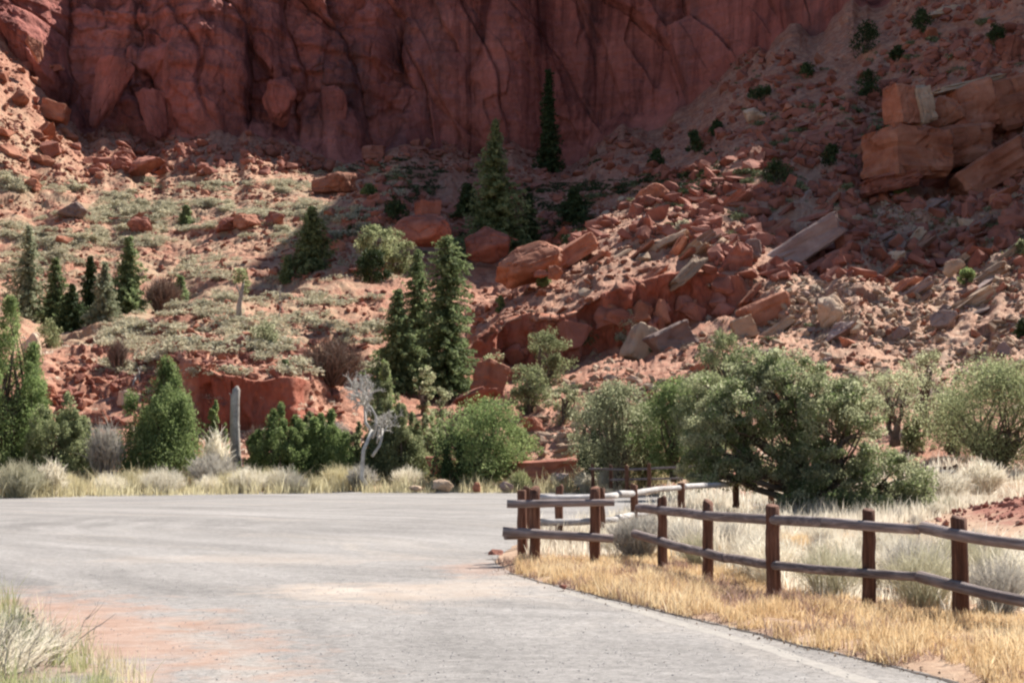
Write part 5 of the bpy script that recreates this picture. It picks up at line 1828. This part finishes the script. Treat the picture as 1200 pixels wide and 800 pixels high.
rng = np.random.default_rng(900)
FLINE = np.array([P(x, 700, d_)[:2] for x, d_ in [(589, 25), (627, 25.0), (697, 25.0), (744, 26), (777, 24.3), (829, 21.6), (907, 19.0), (1018, 18.0), (1127, 16.7), (1262, 15.2), (1500, 13.0)]])


def fence_side(x, y):
    """+ in front of the fence line (towards the road), - behind it, in metres"""
    best = np.full(x.shape, 1e9); sgn = np.ones(x.shape)
    for i in range(len(FLINE) - 1):
        a = FLINE[i]; b = FLINE[i + 1]; ab = b - a; L = ab @ ab
        t = np.clip(((x - a[0]) * ab[0] + (y - a[1]) * ab[1]) / L, 0, 1)
        dd = np.hypot(x - a[0] - t * ab[0], y - a[1] - t * ab[1])
        cr = ab[0] * (y - a[1]) - ab[1] * (x - a[0])
        m_ = dd < best
        best = np.where(m_, dd, best); sgn = np.where(m_, np.where(cr < 0, 1, -1), sgn)
    return best * sgn


def scatter(n, x0, x1, y0, y1, rng):
    return np.column_stack([rng.uniform(x0, x1, n), rng.uniform(y0, y1, n)])


# straw-yellow verge grass, clumped
pts = scatter(420000, -1.2, 7.5, 9.5, 31, rng)
z, s_ = verge_z(pts[:, 0], pts[:, 1])
fs = fence_side(pts[:, 0], pts[:, 1])
cl = fbm(pts[:, 0] / .32, pts[:, 1] / .32, o=2, s=33) + .6 * fbm(pts[:, 0] / 1.3, pts[:, 1] / 1.3, o=2, s=34)
vis = np.abs(pts[:, 0]) < pts[:, 1] * .34 + .3
keep = vis & (s_ > -.02) & (fs > -.9) & (cl > -.2 + .22 * (1 - sstep(.0, .2, s_)) - .2 * sstep(.3, 1.0, s_)) & (rng.random(len(pts)) < (1 - .55 * sstep(0, .9, -fs)))
keep &= (rng.random(len(pts)) < .8) & ~((pts[:, 0] / pts[:, 1] * F + 600 < 603 + 6 * cl) & (pts[:, 1] > 21.5))
pv = pts[keep]; zv = z[keep]
hs = np.where(fs[keep] < .55, .5, 1.0)
grass_field('dry_grass', 'straw-yellow dry grass covering the verge in front of the fence', 'straw', pv, zv - .01, .06, .19, .0048, 51, .8, .42, hs)
# reddish short stubble patches in the verge
pts = scatter(60000, -1.0, 6.5, 10, 27, rng)
z, s_ = verge_z(pts[:, 0], pts[:, 1]); fs = fence_side(pts[:, 0], pts[:, 1])
cl = fbm(pts[:, 0] / .8, pts[:, 1] / .8, o=3, s=37)
keep = (s_ > .0) & (fs > -.3) & (cl > .12) & (np.abs(pts[:, 0]) < pts[:, 1] * .34)
grass_field('dry_weeds', 'low purplish-brown weeds mixed into the verge grass', 'weeds', pts[keep], z[keep], .04, .13, .006, 52, .8, .7)
# thin pale grass behind the fence
pts = scatter(170000, .2, 16, 15, 46, rng)
z, s_ = verge_z(pts[:, 0], pts[:, 1]); fs = fence_side(pts[:, 0], pts[:, 1])
cl = fbm(pts[:, 0] / .9, pts[:, 1] / .9, o=3, s=38)
bare = np.exp(-(((pts[:, 0] - 12.3) / 1.9) ** 2 + ((pts[:, 1] - 35.0) / 3.0) ** 2)) > .45
keep = (s_ > .1) & (fs < -.5) & (cl > -.25) & (pts[:, 0] < pts[:, 1] * .34 + .3) & ~bare
grass_field('dry_grass', 'pale bleached grass between the grey brush behind the fence', 'pale_brush', pts[keep], z[keep], .12, .36, .0075, 53, 1.5, .35)

# pale brush clumps behind the fence
BR = []
for i in range(7):
    rg = np.random.default_rng(800 + i)
    V, Fc, T = stems_arrays(rg, 300, 1.0, 1.25, .0055, 1.0, 5)
    BR.append((V, Fc, T))
BRM = {}
SPOTS = []
tries = 0
while len(SPOTS) < 92 and tries < 6000:
    tries += 1
    y = 15.5 + 27 * rng.random() ** 1.1; x = rng.uniform(1.6, 12.5)
    if x > y * .33 + .5: continue
    zz, ss = verge_z(np.array([x]), np.array([y])); f_ = fence_side(np.array([x]), np.array([y]))[0]
    if ss[0] < .5 or f_ > -.55: continue
    if math.exp(-(((x - 12.3) / 1.9) ** 2 + ((y - 35.0) / 3.0) ** 2)) > .35: continue
    if any((x - a_) ** 2 + (y - b_) ** 2 < .55 for a_, b_, _ in SPOTS): continue
    SPOTS.append((x, y, zz[0]))
for (x, y, zz) in SPOTS:
    i = int(rng.integers(7)); mt = 'grey_twig' if rng.random() < .30 else ('sage' if rng.random() < .14 else 'pale_brush')
    if (i, mt) not in BRM:
        BRM[(i, mt)] = np_mesh('dry_bush', *BR[i]); BRM[(i, mt)].materials.append(M[mt])
    o = link('dry_bush', BRM[(i, mt)], None, loc=(x, y, zz - .03))
    sc = rng.uniform(.6, .95) * float(np.interp(y, [15, 20, 27, 35, 42], [.85, .85, .58, .36, .4]))
    o.scale = (sc * rng.uniform(.9, 1.3), sc * rng.uniform(.9, 1.3), sc); o.rotation_euler = (0, 0, rng.uniform(0, 6.28))
    tag(o, {'grey_twig': 'grey leafless bush standing in the brush behind the rail fence', 'sage': 'greenish grey bush standing in the brush behind the rail fence', 'pale_brush': 'pale cream dry bush standing in the brush behind the rail fence'}[mt],
        'bush', {'grey_twig': 'grey bushes behind the fence', 'sage': 'greenish bushes behind the fence', 'pale_brush': 'pale bushes behind the fence'}[mt])
# the darker grey bush at the corner behind the rails
twig_bush(748, 600, 650, 84, 'smoky grey bush at the bend of the fence', 'grey_twig', d=26.5, seed=40, n=520, width=.006)

for i in range(30):
    px = rng.uniform(0, 500); dq = float(np.interp(px, [0, 150, 300, 400, 530], [60.5, 63.5, 66.2, 67.8, 68.2])) + rng.uniform(0, 3.5)
    q = P(px, 560, dq); k = int(rng.integers(7)); mt = ('pale_brush', 'dry_band')[int(rng.integers(2))]
    if (k, mt) not in BRM:
        BRM[(k, mt)] = np_mesh('dry_bush', *BR[k]); BRM[(k, mt)].materials.append(M[mt])
    o = link('dry_bush', BRM[(k, mt)], None, loc=(q[0], dq, max(drop(q[0], dq) or 0, 0) - .03))
    sc = rng.uniform(.55, 1.05); o.scale = (sc * 1.3, sc * 1.3, sc); o.rotation_euler = (0, 0, rng.uniform(0, 6.28))
    tag(o, 'pale straw bush in the grass strip along the far road edge', 'bush', 'pale bushes in the far grass strip')

# grass strip along the far edge of the road
pts = scatter(64000, -26, 12, 57, 76, rng)
edge = np.interp(pts[:, 0] / pts[:, 1] * F + 600, [0, 150, 300, 400, 530, 700], [59.3, 62.6, 65.3, 67.0, 67.3, 66.0])
zz = np.interp(pts[:, 1] - edge, [0, 8], [0.0, .5])
dd = pts[:, 1] - edge
cl = fbm(pts[:, 0] / .9, pts[:, 1] / .9, o=3, s=61)
keep = (dd > 0) & (dd < 9) & (cl > -.22) & (np.abs(pts[:, 0]) < pts[:, 1] * .33) & (pts[:, 0] < 6.5)
pk = pts[keep]
zk = np.array([max(q if q is not None else -1, 0.0) for q in (drop(a_, b_) for a_, b_ in pk)])
grass_field('dry_grass', 'pale yellow grass strip along the far edge of the road', 'dry_band', pk, zk - .02, .22, .62, .017, 54, 2.0, .4)
# near the far fence and under the junipers on the right
pts = scatter(30000, 2, 19, 47, 66, rng)
cl = fbm(pts[:, 0] / 1.2, pts[:, 1] / 1.2, o=3, s=62)
keep = (cl > .0) & (pts[:, 0] > pts[:, 1] * .055) & (pts[:, 0] < pts[:, 1] * .33) & ~((pts[:, 0] < 5.2) & (pts[:, 1] < 61))
pk = pts[keep]
zk = np.array([max(q if q is not None else -1, 0.0) for q in (drop(a_, b_) for a_, b_ in pk)])
grass_field('dry_grass', 'thin pale grass around the far fence', 'pale_brush', pk, zk - .02, .15, .5, .014, 55, 2.0, .4)

# left foreground: leggy bush with green-yellow grass at its foot
p = ground_pt(2, 796)
lb = tag(empty('leggy_bush', p), 'leggy grey-stemmed bush leaning right at the lower left corner', 'bush')
rg = np.random.default_rng(66)
lb.scale = (.85, .85, .85)
mb = MB()
for k in range(40):
    a0 = np.array([rg.uniform(-.75, .25), rg.uniform(-.5, 1.2), 0])
    L = rg.uniform(.25, .7)
    dr = unit(np.array([rg.uniform(.1, .9), rg.normal() * .3, rg.uniform(.35, 1.0)]))
    b0 = a0 + dr * L
    limb(mb, a0, b0, rg.uniform(.004, .009), .002, rg, seg=4, n=6, sag=rg.uniform(.02, .12))
    for _ in range(3):
        s0 = a0 + (b0 - a0) * rg.uniform(.35, .95)
        limb(mb, s0, s0 + unit(dr + rg.normal(size=3) * .45 + np.array([0, 0, .3])) * rg.uniform(.12, .35), .003, .001, rg, seg=4, n=4)
link('stems', mb.mesh('stems', True), M['dead_wood'], lb)
C = np.array([[rg.uniform(-.9, .0), rg.uniform(-.2, 1.4), rg.uniform(.12, .42)] for _ in range(26)])
V, Fc, T = leaf_cloud(rg, C, rg.uniform(.08, .17, 26), 90, .03, 1.0)
link('foliage', np_mesh('foliage', V, Fc, T), M['sage_green'], lb)
V, Fc, T = stems_arrays(rg, 520, .55, 1.7, .0025, 1.0, 5)
V[:, 0] -= .25; V[:, 1] += .5
link('twigs', np_mesh('twigs', V, Fc, T), M['pale_brush'], lb)
q0 = ground_pt(30, 790); q1 = ground_pt(60, 700)
pts = scatter(60000, -5.6, -1.9, 10.0, 18.5, rg)
lim = np.interp(pts[:, 1], [10, 12, 13.5, 15.5, 18.5], [-2.55, -2.95, -3.55, -4.45, -5.9])
cl = fbm(pts[:, 0] / .35, pts[:, 1] / .35, o=3, s=71)
keep = (pts[:, 0] < lim + .5 * cl) & (cl > .12)
grass_field('grass', 'green and straw tufts at the lower left corner', 'green_blade', pts[keep], np.full(keep.sum(), .0), .05, .26, .0034, 56, .5, .4)
pts2 = scatter(16000, -5.6, -1.7, 10.0, 18.5, rg)
lim = np.interp(pts2[:, 1], [10, 12, 13.5, 15.5, 18.5], [-2.2, -2.5, -3.1, -4.0, -5.5])
cl = fbm(pts2[:, 0] / .3, pts2[:, 1] / .3, o=3, s=72)
keep = (pts2[:, 0] < lim) & (cl > .12)
grass_field('dry_grass', 'thin straw stubble on the red soil at the lower left', 'dry_band', pts2[keep], np.full(keep.sum(), .0), .05, .22, .003, 57, .5, .5)

# broken stones on the red soil mound at the right
rr = np.random.default_rng(15)
Vs = []; Fs = []; n0 = 0
for i in range(1500):
    x, y = 12.2 + rr.normal() * 1.4, 35.5 + rr.normal() * 2.6
    zz = verge_z(np.array([x]), np.array([y]))[0][0]
    V, Fc = SMALL[int(rr.integers(len(SMALL)))]
    sz = .04 + .2 * rr.random() ** 4
    V = V * np.array([sz, sz, sz * .7]) @ rotm(rr.normal(), rr.normal(), rr.random() * 6).T + np.array([x, y, zz + sz * .1])
    Vs.append(V); Fs.append(Fc + n0); n0 += len(V)
tag(link('rubble', np_mesh('rubble', np.vstack(Vs), np.vstack(Fs)), M['rock_red']), 'broken red stones on the soil mound right of the big juniper', 'rubble', kind='stuff')

# loose gravel at the road's margins
rr = np.random.default_rng(5)
Vs = []; Fs = []; n0 = 0
cand = []
for i in range(2600):
    if False:
        px, py = rr.uniform(120, 300), rr.uniform(715, 800); g0 = ground_pt(px, py)
    else:
        e = EDGE[int(rr.integers(len(EDGE) // 2))]; g0 = np.array([e[0] + rr.normal() * .12, e[1] + rr.normal() * .16, 0.02])
        if g0[1] > 24: continue
    V, Fc = SMALL[int(rr.integers(len(SMALL)))]
    sz = .006 + .02 * rr.random() ** 4
    V = V * np.array([sz, sz, sz * .7]) @ rotm(rr.normal(), rr.normal(), rr.random() * 6).T + np.array([g0[0], g0[1], .012])
    Vs.append(V); Fs.append(Fc + n0); n0 += len(V)
tag(link('gravel', np_mesh('gravel', np.vstack(Vs), np.vstack(Fs)), M['rock_tan']), 'loose gravel along the road edge and on the red soil', 'gravel', kind='stuff')
Vs = []; Fs = []; n0 = 0
for i in range(6000):
    d_ = 9.5 + 16 * rr.random() ** 1.3
    x_ = rr.uniform(-.32, .22) * d_
    if inside(np.array([x_]), np.array([d_]))[0]: continue
    V, Fc = SMALL[int(rr.integers(len(SMALL)))]
    sz = .007 + .013 * rr.random() ** 3
    V = V * np.array([sz * 1.2, sz, sz * .6]) @ rotm(0, 0, rr.random() * 6).T + np.array([x_, d_, .002])
    Vs.append(V); Fs.append(Fc + n0); n0 += len(V)
mg, t, b, o = new_mat('road_chippings')
n = N(t)
c = n.ramp(n.noise(n.geo(), 23, 2, .5), [(0.3, (.27, .25, .235)), (0.5, (.38, .355, .335)), (0.7, (.55, .52, .48))])
t.links.new(c, b.inputs['Base Color'])
tag(link('gravel', np_mesh('gravel', np.vstack(Vs), np.vstack(Fs)), mg), 'loose pale chippings scattered over the road surface', 'gravel', kind='stuff')
for i, (px, py, w_, h_, lab) in enumerate([(582, 655, 20, 12, 'larger pinkish stone just behind the verge tip'), (660, 692, 12, 6, 'low stone half buried at the verge edge')]):
    g0 = ground_pt(px, py); s = g0[1] / F
    V, Fc = rock_arrays(3100 + i, 2, .5, 14, .06)
    V = V * np.array([w_ * s, w_ * s * .8, h_ * s])
    tag(link('stone', np_mesh('stone', V, Fc), M['rock_red'], loc=g0 + np.array([0, 0, h_ * s * .3 + .03])), lab, 'stone')
